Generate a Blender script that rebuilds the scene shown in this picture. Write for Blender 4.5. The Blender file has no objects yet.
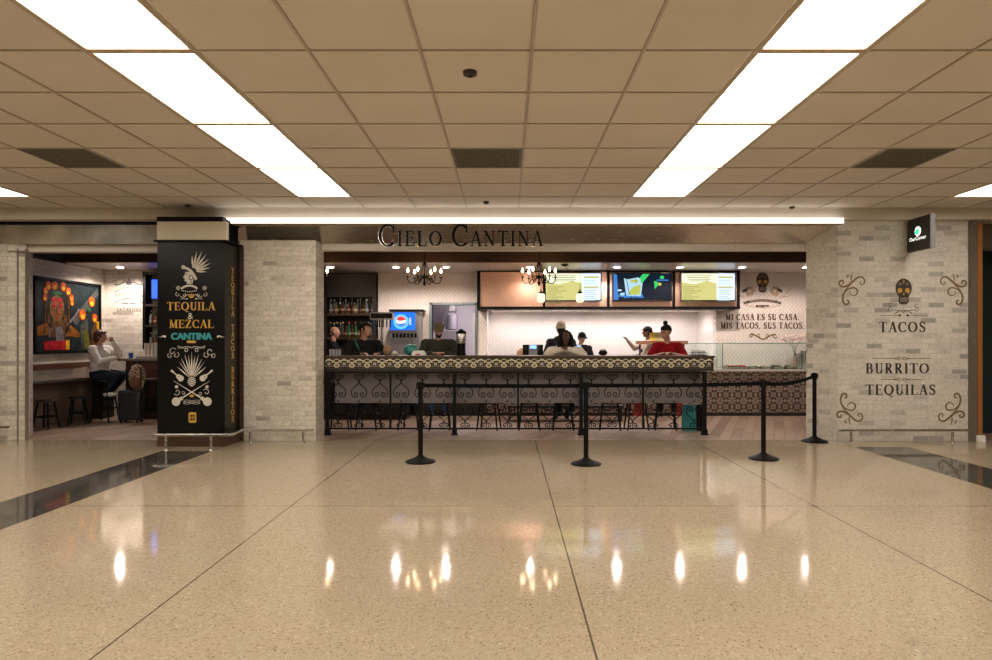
import bpy, bmesh, math, random
import numpy as np
from mathutils import Vector, Matrix, Euler
random.seed(7)
PI = math.pi
S = bpy.context.scene
C = S.collection
CX, CY, F, EH = 507.0, 341.0, 661.0, 1.52      # principal point, focal length in px, eye height

def X(px, Y): return (px - CX) * Y / F
def Z(py, Y): return EH - (py - CY) * Y / F

# ------------------------------------------------------------------ node expressions
class E:
    def __init__(s, nt, k): s.nt = nt; s.k = k
    def _m(s, op, *a):
        n = s.nt.nodes.new('ShaderNodeMath'); n.operation = op
        for i, v in enumerate((s,) + a):
            if isinstance(v, E): s.nt.links.new(v.k, n.inputs[i])
            else: n.inputs[i].default_value = v
        return E(s.nt, n.outputs[0])
    def __add__(s, o): return s._m('ADD', o)
    def __radd__(s, o): return s._m('ADD', o)
    def __sub__(s, o): return s._m('SUBTRACT', o)
    def __rsub__(s, o): return (s * -1) + o
    def __mul__(s, o): return s._m('MULTIPLY', o)
    def __rmul__(s, o): return s._m('MULTIPLY', o)
    def __truediv__(s, o): return s._m('DIVIDE', o)
    def lt(s, o): return s._m('LESS_THAN', o)
    def gt(s, o): return s._m('GREATER_THAN', o)
    def abs(s): return s._m('ABSOLUTE')
    def sin(s): return s._m('SINE')
    def cos(s): return s._m('COSINE')
    def sqrt(s): return s._m('SQRT')
    def mod(s, o): return s._m('FLOORED_MODULO', o)
    def mx(s, o): return s._m('MAXIMUM', o)
    def mn(s, o): return s._m('MINIMUM', o)
    def pow(s, o): return s._m('POWER', o)
    def cell(s, p, off=0.0): return (s + (off + p / 2)).mod(p) - p / 2   # signed distance to the nearest multiple of p

class Mat:
    def __init__(s, name):
        s.m = bpy.data.materials.new(name); s.m.use_nodes = True
        s.nt = s.m.node_tree; s.b = s.nt.nodes['Principled BSDF']; s._pos = None
    def new(s, t): return s.nt.nodes.new(t)
    def pos(s):
        if s._pos is None:
            g = s.new('ShaderNodeNewGeometry'); x = s.new('ShaderNodeSeparateXYZ')
            s.nt.links.new(g.outputs['Position'], x.inputs[0])
            s._g = g; s._pos = [E(s.nt, x.outputs[i]) for i in range(3)]
        return s._pos
    def vec(s, x, y, z=0.0):
        n = s.new('ShaderNodeCombineXYZ')
        for i, v in enumerate((x, y, z)):
            if isinstance(v, E): s.nt.links.new(v.k, n.inputs[i])
            else: n.inputs[i].default_value = v
        return n.outputs[0]
    def noise(s, scale, detail=3, vec=None, rough=.5):
        s.pos(); n = s.new('ShaderNodeTexNoise'); n.inputs['Scale'].default_value = scale
        n.inputs['Detail'].default_value = detail; n.inputs['Roughness'].default_value = rough
        s.nt.links.new(vec if vec is not None else s._g.outputs['Position'], n.inputs['Vector'])
        return E(s.nt, n.outputs[0])
    def voro(s, scale, out='Color', vec=None):
        s.pos(); n = s.new('ShaderNodeTexVoronoi'); n.inputs['Scale'].default_value = scale
        s.nt.links.new(vec if vec is not None else s._g.outputs['Position'], n.inputs['Vector'])
        return E(s.nt, n.outputs[out])
    def ramp(s, e, stops):
        n = s.new('ShaderNodeValToRGB'); cr = n.color_ramp
        while len(cr.elements) < len(stops): cr.elements.new(.5)
        for el, (p, c) in zip(cr.elements, stops):
            el.position = p; el.color = (c[0], c[1], c[2], 1)
        s.nt.links.new(e.k, n.inputs[0]); return n.outputs[0]
    def mix(s, f, a, b, mode='MIX'):
        n = s.new('ShaderNodeMix'); n.data_type = 'RGBA'; n.blend_type = mode
        for sock, v in ((n.inputs[0], f), (n.inputs[6], a), (n.inputs[7], b)):
            if isinstance(v, E): s.nt.links.new(v.k, sock)
            elif isinstance(v, bpy.types.NodeSocket): s.nt.links.new(v, sock)
            elif isinstance(v, (int, float)): sock.default_value = v
            else: sock.default_value = (v[0], v[1], v[2], 1)
        return n.outputs[2]
    def set(s, col=None, rough=None, metal=None, **kw):
        def put(k, v):
            i = s.b.inputs[k]
            if isinstance(v, E): s.nt.links.new(v.k, i)
            elif isinstance(v, bpy.types.NodeSocket): s.nt.links.new(v, i)
            elif isinstance(v, (tuple, list)): i.default_value = (v[0], v[1], v[2], 1)
            else: i.default_value = v
        if col is not None: put('Base Color', col)
        if rough is not None: put('Roughness', rough)
        if metal is not None: put('Metallic', metal)
        for k, v in kw.items(): put(k.replace('_', ' '), v)
        return s
    def bump(s, h, dist=.002, strength=.5):
        n = s.new('ShaderNodeBump'); n.inputs['Distance'].default_value = dist; n.inputs['Strength'].default_value = strength
        s.nt.links.new(h.k, n.inputs['Height']); s.nt.links.new(n.outputs[0], s.b.inputs['Normal']); return s

def lin(c):
    return tuple(((v / 255) / 12.92 if v <= 10 else (((v / 255) + .055) / 1.055) ** 2.4) for v in c)

MT = {}
def M(name, col, rough=.6, metal=0.0, var=.12, scale=30, **kw):
    """plain procedural material: colour with a little noise variation"""
    if name in MT: return MT[name]
    m = Mat(name); n = m.noise(scale, 3)
    a = [max(0, c * (1 - var)) for c in col]; b = [min(1, c * (1 + var)) for c in col]
    m.set(m.ramp(n, [(.3, a), (.7, b)]), rough, metal, **kw)
    MT[name] = m.m; return m.m
def EM(name, col, strength):
    if name in MT: return MT[name]
    m = Mat(name); m.set((0, 0, 0), .6); m.b.inputs['Emission Color'].default_value = (*col, 1)
    m.b.inputs['Emission Strength'].default_value = strength
    m.b.inputs['Specular IOR Level'].default_value = .1
    MT[name] = m.m; return m.m

# ------------------------------------------------------------------ mesh builder
def frame_of(d):
    d = Vector(d).normalized(); a = Vector((0, 0, 1)) if abs(d.z) < .95 else Vector((1, 0, 0))
    u = d.cross(a).normalized(); return u, d.cross(u).normalized(), d

class MB:
    def __init__(s): s.v = []; s.f = []; s.mi = []; s.ms = []; s.cur = 0
    def mat(s, m):
        if m not in s.ms: s.ms.append(m)
        s.cur = s.ms.index(m); return s
    def add(s, vs, fs):
        o = len(s.v); s.v += [tuple(p) for p in vs]
        for f in fs: s.f.append(tuple(i + o for i in f)); s.mi.append(s.cur)
        return s
    def box(s, x0, x1, y0, y1, z0, z1):
        x0, x1 = min(x0, x1), max(x0, x1); y0, y1 = min(y0, y1), max(y0, y1); z0, z1 = min(z0, z1), max(z0, z1)
        vs = [(x0,y0,z0),(x1,y0,z0),(x1,y1,z0),(x0,y1,z0),(x0,y0,z1),(x1,y0,z1),(x1,y1,z1),(x0,y1,z1)]
        return s.add(vs, [(3,2,1,0),(4,5,6,7),(0,1,5,4),(1,2,6,5),(2,3,7,6),(3,0,4,7)])
    def bar(s, p, q, w, h, up=(0, 0, 1)):
        """rectangular bar from p to q"""
        p, q = Vector(p), Vector(q); d = (q - p).normalized(); up = Vector(up)
        if abs(d.dot(up)) > .95: up = Vector((0, 1, 0))
        u = d.cross(up).normalized() * w / 2; v = u.cross(d).normalized() * h / 2
        vs = [p-u-v, p+u-v, p+u+v, p-u+v, q-u-v, q+u-v, q+u+v, q-u+v]
        return s.add(vs, [(0,1,2,3),(7,6,5,4),(0,4,5,1),(1,5,6,2),(2,6,7,3),(3,7,4,0)])
    def tube(s, pts, r, n=8, closed=False):
        pts = [Vector(p) for p in pts]; m = len(pts); rs = r if isinstance(r, (list, tuple)) else [r] * m
        vs = []; prev = None
        for i, p in enumerate(pts):
            if closed: d = pts[(i+1) % m] - pts[i-1]
            else: d = pts[min(i+1, m-1)] - pts[max(i-1, 0)]
            if d.length < 1e-9: d = Vector((0, 0, 1))
            d.normalize()
            if prev is None: u, w, _ = frame_of(d)
            else:
                u = prev - d * prev.dot(d)
                if u.length < 1e-6: u = frame_of(d)[0]
                u.normalize(); w = d.cross(u)
            prev = u
            for k in range(n):
                a = 2*PI*k/n; vs.append(p + (u*math.cos(a) + w*math.sin(a)) * rs[i])
        fs = []
        for i in range(m if closed else m-1):
            j = (i+1) % m
            for k in range(n): fs.append((i*n+k, i*n+(k+1) % n, j*n+(k+1) % n, j*n+k))
        if not closed: fs += [tuple(range(n))[::-1], tuple((m-1)*n+k for k in range(n))]
        return s.add(vs, fs)
    def cyl(s, p, q, r, r2=None, n=16): return s.tube([p, q], [r, r if r2 is None else r2], n)
    def lathe(s, c, prof, n=20, axis='z'):
        vs = []; c = Vector(c)
        for r, h in prof:
            for k in range(n):
                a = 2*PI*k/n; x, y = r*math.cos(a), r*math.sin(a)
                vs.append(c + (Vector((x, y, h)) if axis == 'z' else Vector((x, h, y)) if axis == 'y' else Vector((h, x, y))))
        fs = []
        for i in range(len(prof)-1):
            for k in range(n): fs.append((i*n+k, i*n+(k+1) % n, (i+1)*n+(k+1) % n, (i+1)*n+k))
        fs += [tuple(range(n))[::-1], tuple((len(prof)-1)*n+k for k in range(n))]
        return s.add(vs, fs)
    def ell(s, c, r, rot=None, nu=16, nv=10, jit=0):
        c = Vector(c); r = Vector(r) if not isinstance(r, (int, float)) else Vector((r, r, r)); R = rot if rot is not None else Matrix.Identity(3)
        vs = []; fs = []
        for j in range(1, nv):
            t = PI*j/nv
            for k in range(nu):
                a = 2*PI*k/nu; q = 1 + (random.uniform(-jit, jit) if jit else 0)
                vs.append(c + R @ Vector((r.x*math.sin(t)*math.cos(a)*q, r.y*math.sin(t)*math.sin(a)*q, r.z*math.cos(t)*q)))
        top = len(vs); vs.append(c + R @ Vector((0, 0, r.z))); vs.append(c + R @ Vector((0, 0, -r.z)))
        for j in range(nv-2):
            for k in range(nu): fs.append((j*nu+k, (j+1)*nu+k, (j+1)*nu+(k+1) % nu, j*nu+(k+1) % nu))
        for k in range(nu): fs.append((top, k, (k+1) % nu)); fs.append((top+1, (nv-2)*nu+(k+1) % nu, (nv-2)*nu+k))
        return s.add(vs, fs)
    def cap(s, a, b, ra, rb, n=12):
        a, b = Vector(a), Vector(b); d = b - a; L = max(d.length, 1e-5); d.normalize()
        pts, rs = [], []
        for t in (-.98, -.8, -.5, 0): pts.append(a + d*ra*t); rs.append(ra*math.sqrt(max(0, 1-t*t)))
        for t in (0, .5, .8, .98): pts.append(b + d*rb*t); rs.append(rb*math.sqrt(max(0, 1-t*t)))
        return s.tube(pts, rs, n)
    def prism(s, poly, z0, z1):
        n = len(poly)
        vs = [(p[0], p[1], z0) for p in poly] + [(p[0], p[1], z1) for p in poly]
        return s.add(vs, [tuple(range(n))[::-1], tuple(range(n, 2*n))] + [(i, (i+1) % n, n+(i+1) % n, n+i) for i in range(n)])
    def build(s, name, mat=None, parent=None, smooth=35, bevel=0, loc=None):
        me = bpy.data.meshes.new(name); me.from_pydata(s.v, [], s.f)
        ms = s.ms or [mat]
        if mat is not None and s.ms and None in s.ms: ms = [mat if q is None else q for q in s.ms]
        for m in ms: me.materials.append(m)
        if len(ms) > 1: me.polygons.foreach_set('material_index', s.mi)
        bm = bmesh.new(); bm.from_mesh(me); bmesh.ops.recalc_face_normals(bm, faces=bm.faces); bm.to_mesh(me); bm.free()
        if smooth:
            me.polygons.foreach_set('use_smooth', [True]*len(me.polygons)); me.set_sharp_from_angle(angle=math.radians(smooth))
        o = bpy.data.objects.new(name, me); C.objects.link(o)
        if parent: o.parent = parent
        if loc: o.location = loc
        if bevel:
            b = o.modifiers.new('bevel', 'BEVEL'); b.width = bevel; b.segments = 2; b.limit_method = 'ANGLE'
        return o

def tag(o, label=None, cat=None, group=None, kind=None):
    if label: o['label'] = label
    if cat: o['category'] = cat
    if group: o['group'] = group
    if kind: o['kind'] = kind
    return o
def empty(name, loc, label, cat, group=None, rz=0):
    o = bpy.data.objects.new(name, None); C.objects.link(o); o.location = loc; o.rotation_euler = (0, 0, rz)
    o.empty_display_size = .1
    return tag(o, label, cat, group)
def structure(mb, name, mat, **k): return tag(mb.build(name, mat, **k), kind='structure')
def kids(o): return [c for c in bpy.data.objects if c.parent == o]
def copy_tree(o, parent=None, km=None):
    c = o.copy(); C.objects.link(c)
    if parent: c.parent = parent
    for ch in kids(o):
        if ch != c: copy_tree(ch, c)
    return c
def dup(o, loc, label, group=None, rz=None):
    ch = kids(o); c = o.copy(); C.objects.link(c); c.location = loc
    for q in ch:
        g = kids(q); d = q.copy(); C.objects.link(d); d.parent = c
        for w in g: e = w.copy(); C.objects.link(e); e.parent = d
    if rz is not None: c.rotation_euler.z = rz
    c['label'] = label
    if group: c['group'] = group
    return c
def join_text(txt, size, shear=0):
    """sans lettering as 2D polygons -> (verts, faces) in a unit frame, via a text curve"""
    cu = bpy.data.curves.new('t', 'FONT'); cu.body = txt; cu.size = size; cu.align_x = 'CENTER'; cu.resolution_u = 3; cu.shear = shear
    ob = bpy.data.objects.new('t', cu); C.objects.link(ob)
    dg = bpy.context.evaluated_depsgraph_get(); me = ob.evaluated_get(dg).to_mesh()
    vs = [tuple(v.co) for v in me.vertices]; fs = [tuple(p.vertices) for p in me.polygons]
    ob.evaluated_get(dg).to_mesh_clear(); bpy.data.objects.remove(ob); bpy.data.curves.remove(cu)
    return vs, fs

# ------------------------------------------------------------------ flat drawings with a little thickness
def arc(cx, cy, rx, ry, a0, a1, n=20):
    return [(cx + rx*math.cos(math.radians(a0+(a1-a0)*i/n)), cy + ry*math.sin(math.radians(a0+(a1-a0)*i/n))) for i in range(n+1)]
def spiral(cx, cy, r0, r1, a0, a1, n=26):
    return [(cx + (r0+(r1-r0)*i/n)*math.cos(math.radians(a0+(a1-a0)*i/n)), cy + (r0+(r1-r0)*i/n)*math.sin(math.radians(a0+(a1-a0)*i/n))) for i in range(n+1)]
def bez(p0, p1, p2, p3, n=14):
    r = []
    for i in range(n+1):
        t = i/n; a, b, c, d = (1-t)**3, 3*t*(1-t)**2, 3*t*t*(1-t), t**3
        r.append((a*p0[0]+b*p1[0]+c*p2[0]+d*p3[0], a*p0[1]+b*p1[1]+c*p2[1]+d*p3[1]))
    return r

class Draw:
    def __init__(s, o, u=(1, 0, 0), v=(0, 0, 1), t=.004):
        s.o = Vector(o); s.u = Vector(u); s.v = Vector(v); s.n = s.u.cross(s.v); s.t = t; s.mb = MB(); s.k = 0
    # n points out of the wall towards the viewer when u is to the right and v is up
    def P(s, x, y, h): return s.o + s.u*x + s.v*y + s.n*h
    def mat(s, m): s.mb.mat(m); return s
    def poly(s, pts, lay=0):
        s.k += 1; h = s.t + lay*.0015 + (s.k % 40)*2e-5; n = len(pts)
        vs = [s.P(x, y, h) for x, y in pts] + [s.P(x, y, 0) for x, y in pts]
        s.mb.add(vs, [tuple(range(n))] + [(i, n+i, n+(i+1) % n, (i+1) % n) for i in range(n)])
        return s
    def raw(s, vs, fs, dx=0, dy=0, sx=1, sy=1):
        s.k += 8
        s.mb.add([s.P(x*sx+dx, y*sy+dy, s.t + (s.k % 200)*3e-5) for x, y, _ in vs], fs); return s
    def disc(s, x, y, rx, ry=None, lay=0, n=20): return s.poly(arc(x, y, rx, ry or rx, 0, 360, n)[:-1], lay)
    def rect(s, x0, x1, y0, y1, lay=0): return s.poly([(x0, y0), (x1, y0), (x1, y1), (x0, y1)], lay)
    def line(s, pts, w, lay=0, closed=False):
        """stroke; w a number or a function of position along (0..1) or 'ct' tuple (thick, thin) for lettering contrast"""
        n = len(pts); L = []; R = []
        for i, p in enumerate(pts):
            a = pts[i-1] if (i > 0 or closed) else p; b = pts[(i+1) % n] if (i < n-1 or closed) else p
            dx, dy = b[0]-a[0], b[1]-a[1]; l = math.hypot(dx, dy) or 1; dx /= l; dy /= l
            ww = w(i/(n-1)) if callable(w) else (w[1]+(w[0]-w[1])*abs(dy)**1.5 if isinstance(w, tuple) else w)
            L.append((p[0]-dy*ww/2, p[1]+dx*ww/2)); R.append((p[0]+dy*ww/2, p[1]-dx*ww/2))
        s.k += 1; h = s.t + lay*.0015 + (s.k % 40)*2e-5; m = n if closed else n-1
        vs = [s.P(x, y, h) for x, y in L] + [s.P(x, y, h) for x, y in R] + [s.P(x, y, 0) for x, y in L] + [s.P(x, y, 0) for x, y in R]
        fs = []
        for i in range(m):
            j = (i+1) % n; fs += [(i, j, n+j, n+i), (i, 2*n+i, 2*n+j, j), (n+i, n+j, 3*n+j, 3*n+i)]
        if not closed: fs += [(0, n, 3*n, 2*n), (n-1, 3*n-1, 4*n-1, 2*n-1)]
        s.mb.add(vs, fs); return s
    # serif lettering --------------------------------------------------
    def glyph(s, ch, x, y, h, bold=1.0, wide=1.0):
        T, t = .17*bold, .065*bold; sv = .05
        def q(p): return (x + p[0]*h*wide, y + p[1]*h)
        def st(pts, w): s.line([q(p) for p in pts], (w[0]*h, w[1]*h) if isinstance(w, tuple) else ((lambda k: w(k)*h) if callable(w) else w*h))
        def ser(cx, cy, w=.32):
            yy = cy + (sv/2 if cy < .5 else -sv/2); st([(cx-w/2, yy), (cx+w/2, yy)], sv)
        def stem(cx, w=T, a=0, b=1, top=True, bot=True):
            st([(cx, a), (cx, b)], w)
            if top: ser(cx, b)
            if bot: ser(cx, a)
        A = (T, t)
        if ch == 'I': stem(.18); return .36
        if ch == 'T':
            stem(.38, top=False); st([(.02, .965), (.74, .965)], .07); st([(.04, 1), (.04, .76)], .05); st([(.72, 1), (.72, .76)], .05); return .76
        if ch == 'L':
            stem(.18); st([(.1, .03), (.66, .03)], .06); st([(.64, 0), (.64, .27)], .05); return .68
        if ch in 'EF':
            stem(.18); st([(.1, .97), (.62, .97)], .06); st([(.6, 1), (.6, .76)], .05)
            st([(.2, .52), (.5, .52)], .05); st([(.5, .4), (.5, .64)], .05)
            if ch == 'E': st([(.1, .03), (.66, .03)], .06); st([(.64, 0), (.64, .27)], .05)
            return .7
        if ch == 'U':
            st([(.2, 1), (.2, .33)] , T); st(arc(.42, .31, .22, .28, 180, 360, 14), A); st([(.64, .31), (.64, 1)], t); ser(.2, 1); ser(.64, 1, .26); return .8
        if ch == 'N':
            st([(.16, 0), (.16, 1)], t); st([(.14, .98), (.68, .03)], T); st([(.68, 0), (.68, 1)], t); ser(.16, 0, .26); ser(.12, 1, .2); ser(.68, 1, .26); return .84
        if ch == 'M':
            st([(.14, 0), (.17, 1)], t); st([(.18, 1), (.46, .05)], T); st([(.46, .05), (.76, 1)], t); st([(.78, 0), (.78, 1)], T); ser(.14, 0, .26); ser(.12, 1, .2); ser(.8, 1); ser(.8, 0); return .96
        if ch in 'AV':
            if ch == 'A':
                st([(.1, 0), (.4, 1)], t); st([(.68, 0), (.4, 1)], T); st([(.2, .33), (.58, .33)], .05); ser(.1, 0, .26); ser(.68, 0, .3)
            else:
                st([(.1, 1), (.4, 0)], T); st([(.68, 1), (.4, 0)], t); ser(.1, 1, .3); ser(.68, 1, .26)
            return .78
        if ch == 'C':
            st(arc(.46, .5, .36, .46, 48, 318, 26), A); st([(.72, .62), (.72, .96)], .06); return .8
        if ch in 'OQ':
            s.line([q(p) for p in arc(.46, .5, .36, .46, 0, 360, 28)[:-1]], (T*h, t*h), closed=True)
            if ch == 'Q': st([(.42, .1), (.6, -.14), (.86, -.2)], .09)
            return .92
        if ch == 'G':
            st(arc(.46, .5, .36, .46, 48, 318, 26), A); st([(.72, .62), (.72, .96)], .06); st([(.72, .08), (.72, .45)], T); ser(.72, .45); return .86
        if ch == 'S':
            st([(.54, .78), (.46, .93), (.32, .965), (.17, .9), (.12, .76), (.18, .63), (.34, .53), (.48, .42), (.54, .27), (.48, .1), (.33, .035), (.18, .07), (.1, .24)],
               lambda k: t + (T-t)*math.sin(PI*k)**2)
            st([(.56, .7), (.56, .98)], .05); st([(.09, .02), (.09, .3)], .05); return .64
        if ch == 'Z':
            st([(.08, .97), (.6, .97)], .06); st([(.56, .95), (.1, .05)], T); st([(.06, .03), (.64, .03)], .06); st([(.08, 1), (.08, .76)], .05); st([(.62, 0), (.62, .25)], .05); return .7
        if ch in 'BRPD':
            stem(.18)
            if ch == 'D': st([(.18, .965)] + arc(.3, .5, .38, .465, 90, -90, 18) + [(.18, .035)], A); return .8
            st([(.18, .965)] + arc(.34, .75, .2, .215, 90, -90, 12) + [(.18, .535)], A)
            if ch == 'B': st([(.18, .525)] + arc(.36, .28, .24, .245, 90, -90, 12) + [(.18, .035)], A); return .72
            if ch == 'R': st([(.34, .53), (.62, .03)], T); ser(.66, 0, .24); return .78
            return .66
        if ch == '.': s.disc(*q((.12, .07)), .08*h); return .26
        if ch == ',': s.disc(*q((.12, .07)), .08*h); st([(.17, .06), (.08, -.16)], .06); return .26
        return .34
    def width(s, txt, h, wide=1.0, sp=.07):
        W = {'I': .36, 'T': .76, 'L': .68, 'E': .7, 'F': .7, 'U': .8, 'N': .84, 'M': .96, 'A': .78, 'V': .78, 'C': .8, 'O': .92, 'Q': .92, 'G': .86, 'S': .64, 'Z': .7, 'B': .72, 'R': .78, 'P': .66, 'D': .8, '.': .26, ',': .26}
        return sum((W.get(c, .34)*wide + sp)*h for c in txt) - sp*h
    def text(s, txt, cx, y, h, bold=1.0, wide=None, W=None, sp=.07):
        if W: wide = (W/h - sp*(len(txt)-1)) / (s.width(txt, 1, 1, 0))
        wide = wide or 1.0
        x = cx - s.width(txt, h, wide, sp)/2
        for c in txt: x += (s.glyph(c, x, y, h, bold, wide)*wide + sp)*h
        return s
    def sans(s, txt, cx, y, h, wide=1.0, shear=0):
        vs, fs = join_text(txt, h/.7, shear); return s.raw(vs, fs, cx, y, wide, 1)
    def build(s, name, mat=None, parent=None): return s.mb.build(name, mat, parent, smooth=0)
# ------------------------------------------------------------------ materials
def brick_mat():
    m = Mat('white_brick'); x, y, z = m.pos()
    n = m.new('ShaderNodeTexBrick'); v = m.vec(x - y, z)
    m.nt.links.new(v, n.inputs['Vector'])
    for k, val in (('Scale', 1), ('Mortar Size', .006), ('Mortar Smooth', .3), ('Bias', 0), ('Brick Width', .215), ('Row Height', .076)): n.inputs[k].default_value = val
    n.inputs['Color1'].default_value = (0, 0, 0, 1); n.inputs['Color2'].default_value = (1, 1, 1, 1); n.inputs['Mortar'].default_value = (.35, .35, .35, 1)
    r = m.ramp(E(m.nt, n.outputs['Color']), [(0, (.60, .55, .47)), (.30, (.66, .61, .53)), (.55, (.72, .67, .59)), (.80, (.70, .66, .58)), (.93, (.58, .53, .46)), (.985, (.36, .32, .28))])
    wear = m.noise(26, 5, rough=.7)
    c = m.mix(.55, r, m.ramp(wear, [(.36, (.45, .42, .38)), (.5, (.95, .95, .95)), (1, (1, 1, 1))]), 'MULTIPLY')
    c2 = m.mix(.35, c, m.ramp(m.noise(3, 3), [(.35, (.8, .8, .8)), (.6, (1, 1, 1))]), 'MULTIPLY')
    c3 = m.mix(E(m.nt, n.outputs['Fac']), c2, (.50, .46, .40))
    m.set(c3, .62); m.bump(E(m.nt, n.outputs['Fac']) * -1 + wear * .35, .004, .6)
    return m.m
def brick_grey_mat():
    m = Mat('whitewashed_brick'); x, y, z = m.pos()
    n = m.new('ShaderNodeTexBrick'); v = m.vec(x - y, z)
    m.nt.links.new(v, n.inputs['Vector'])
    for k, val in (('Scale', 1), ('Mortar Size', .006), ('Mortar Smooth', .3), ('Bias', 0), ('Brick Width', .235), ('Row Height', .078)): n.inputs[k].default_value = val
    n.inputs['Color1'].default_value = (0, 0, 0, 1); n.inputs['Color2'].default_value = (1, 1, 1, 1)
    r = m.ramp(E(m.nt, n.outputs['Color']), [(0, (.70, .65, .59)), (.35, (.65, .605, .55)), (.6, (.70, .655, .60)), (.80, (.60, .56, .51)), (.91, (.50, .465, .43)), (.985, (.36, .335, .31))])
    wear = m.noise(22, 5, rough=.75)
    c = m.mix(.6, r, m.ramp(wear, [(.34, (.5, .48, .46)), (.5, (1, 1, 1)), (1, (1, 1, 1))]), 'MULTIPLY')
    c = m.mix(.4, c, m.ramp(m.noise(2.2, 3), [(.35, (.75, .75, .75)), (.6, (1, 1, 1))]), 'MULTIPLY')
    c3 = m.mix(E(m.nt, n.outputs['Fac']), c, (.55, .52, .46))
    m.set(c3, .6); m.bump(E(m.nt, n.outputs['Fac']) * -1 + wear * .35, .004, .6)
    return m.m
def terrazzo():
    m = Mat('terrazzo'); x, y, z = m.pos()
    v = m.voro(120, 'Color'); v2 = m.voro(60, 'Color')
    base = m.ramp(v, [(0, (.10, .065, .04)), (.12, (.13, .085, .055)), (.17, (.36, .285, .20)), (.5, (.43, .35, .255)), (.86, (.48, .395, .29)), (.94, (.70, .62, .50))])
    base = m.mix(.35, base, m.ramp(v2, [(0, (.2, .14, .09)), (.2, (.38, .305, .215)), (.8, (.45, .37, .27)), (1, (.66, .57, .44))]))
    base = m.mix(.3, base, m.ramp(m.noise(1.1, 4), [(.3, (.82, .82, .82)), (.7, (1, 1, 1))]), 'MULTIPLY')
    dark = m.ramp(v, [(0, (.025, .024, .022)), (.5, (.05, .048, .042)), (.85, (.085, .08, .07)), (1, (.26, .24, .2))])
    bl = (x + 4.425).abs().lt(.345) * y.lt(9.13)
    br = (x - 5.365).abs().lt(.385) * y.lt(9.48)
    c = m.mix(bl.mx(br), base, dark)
    j = (x - .43).abs().lt(.006).mx((x + 1.99).abs().lt(.006)).mx((x - 2.83).abs().lt(.006)).mx((y - 6.09).abs().lt(.006)).mx((y - 3.03).abs().lt(.006)).mx((y - 9.39).abs().lt(.005))
    j = j.mx((x + 4.77).abs().lt(.005)).mx((x + 4.08).abs().lt(.005)).mx((x - 4.98).abs().lt(.005)).mx((x - 5.75).abs().lt(.005))
    c = m.mix(j * .85, c, (.07, .05, .035))
    m.set(c, m.noise(5, 4) * .07 + .035)
    m.b.inputs['Specular IOR Level'].default_value = .5
    m.bump(m.noise(2.5, 2), .004, .12)
    return m.m
def planks():
    m = Mat('oak_planks'); x, y, z = m.pos(); a = math.radians(22); ca, sa = math.cos(a), math.sin(a)
    u = x*sa + y*ca; v = x*ca - y*sa
    n = m.new('ShaderNodeTexBrick'); m.nt.links.new(m.vec(u, v), n.inputs['Vector'])
    for k, val in (('Scale', 1), ('Mortar Size', .004), ('Brick Width', 1.3), ('Row Height', .16), ('Bias', 0)): n.inputs[k].default_value = val
    n.inputs['Color1'].default_value = (.25, .165, .12, 1); n.inputs['Color2'].default_value = (.42, .31, .235, 1); n.inputs['Mortar'].default_value = (.06, .04, .03, 1)
    g = m.noise(7, 5, m.vec(u*.35, v*9), .65)
    c = m.mix(.8, n.outputs['Color'], m.ramp(g, [(.3, (.55, .5, .48)), (.6, (1, 1, 1))]), 'MULTIPLY')
    m.set(c, .38); return m.m
def tile_mat(name='ceiling_tile'):
    m = Mat(name); n = m.noise(260, 3); w = m.noise(1.2, 2)
    c = m.mix(.5, m.ramp(n, [(.3, (.62, .58, .515)), (.6, (.72, .675, .60))]), m.ramp(w, [(.3, (.62, .57, .49)), (.7, (.70, .65, .575))]))
    m.set(c, .9); m.bump(n, .002, .35); return m.m
def arabesque(name, col, grout, p=.115, k='x'):
    m = Mat(name); x, y, z = m.pos()
    u = (x + y) if k == 'xy' else x
    w = 2*PI/p
    zz = z + (u*w).sin()*0.0
    a = (u + z*.9 + (z*w).sin()*.010).cell(p); b = (u - z*.9 + (z*w).sin()*.010).cell(p)
    g = a.abs().mn(b.abs()).lt(.0055)
    n = m.noise(8, 2)
    c = m.mix(g, m.ramp(n, [(.3, [v*.93 for v in col]), (.7, col)]), grout)
    m.set(c, .22); m.bump(g * -1, .003, .6); return m.m
def cement_tile():
    m = Mat('cement_tile'); x, y, z = m.pos(); p = .24; zo = z - .07
    u = x.cell(p); v = zo.cell(p); r = (u*u + v*v).sqrt()
    u2 = x.cell(p, p/2); v2 = zo.cell(p, p/2); r2 = (u2*u2 + v2*v2).sqrt()
    r3 = (u2*u2 + v*v).sqrt(); r4 = (u*u + v2*v2).sqrt()
    ring = lambda rr, R, w: (rr - R).abs().lt(w)
    th = m.new('ShaderNodeMath'); th.operation = 'ARCTAN2'; m.nt.links.new(v.k, th.inputs[0]); m.nt.links.new(u.k, th.inputs[1])
    T = E(m.nt, th.outputs[0])
    flower = (r - ((T*8).cos()*.012 + .062)).abs().lt(.0058)
    star = (r - ((T*4).cos()*.008 + .030)).abs().lt(.005)
    lt_ = flower.mx(star).mx(ring(r2, .038, .0055)).mx(r2.lt(.012)).mx(ring(r3, .020, .0055)).mx(ring(r4, .020, .0055)).mx(r3.lt(.006)).mx(r4.lt(.006))
    diag = (u2.abs() - v2.abs()).abs().lt(.004) * r2.gt(.05) * r2.lt(.085)
    f = lt_.mx(diag)
    seam = x.cell(p, p/2).abs().lt(.0018).mx(zo.cell(p, p/2).abs().lt(.0018))
    c = m.mix(f, m.ramp(m.noise(14, 3), [(.3, (.055, .032, .026)), (.7, (.10, .06, .05))]), (.60, .51, .44))
    c = m.mix(seam, c, (.14, .1, .085))
    m.set(c, .35); return m.m
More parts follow.
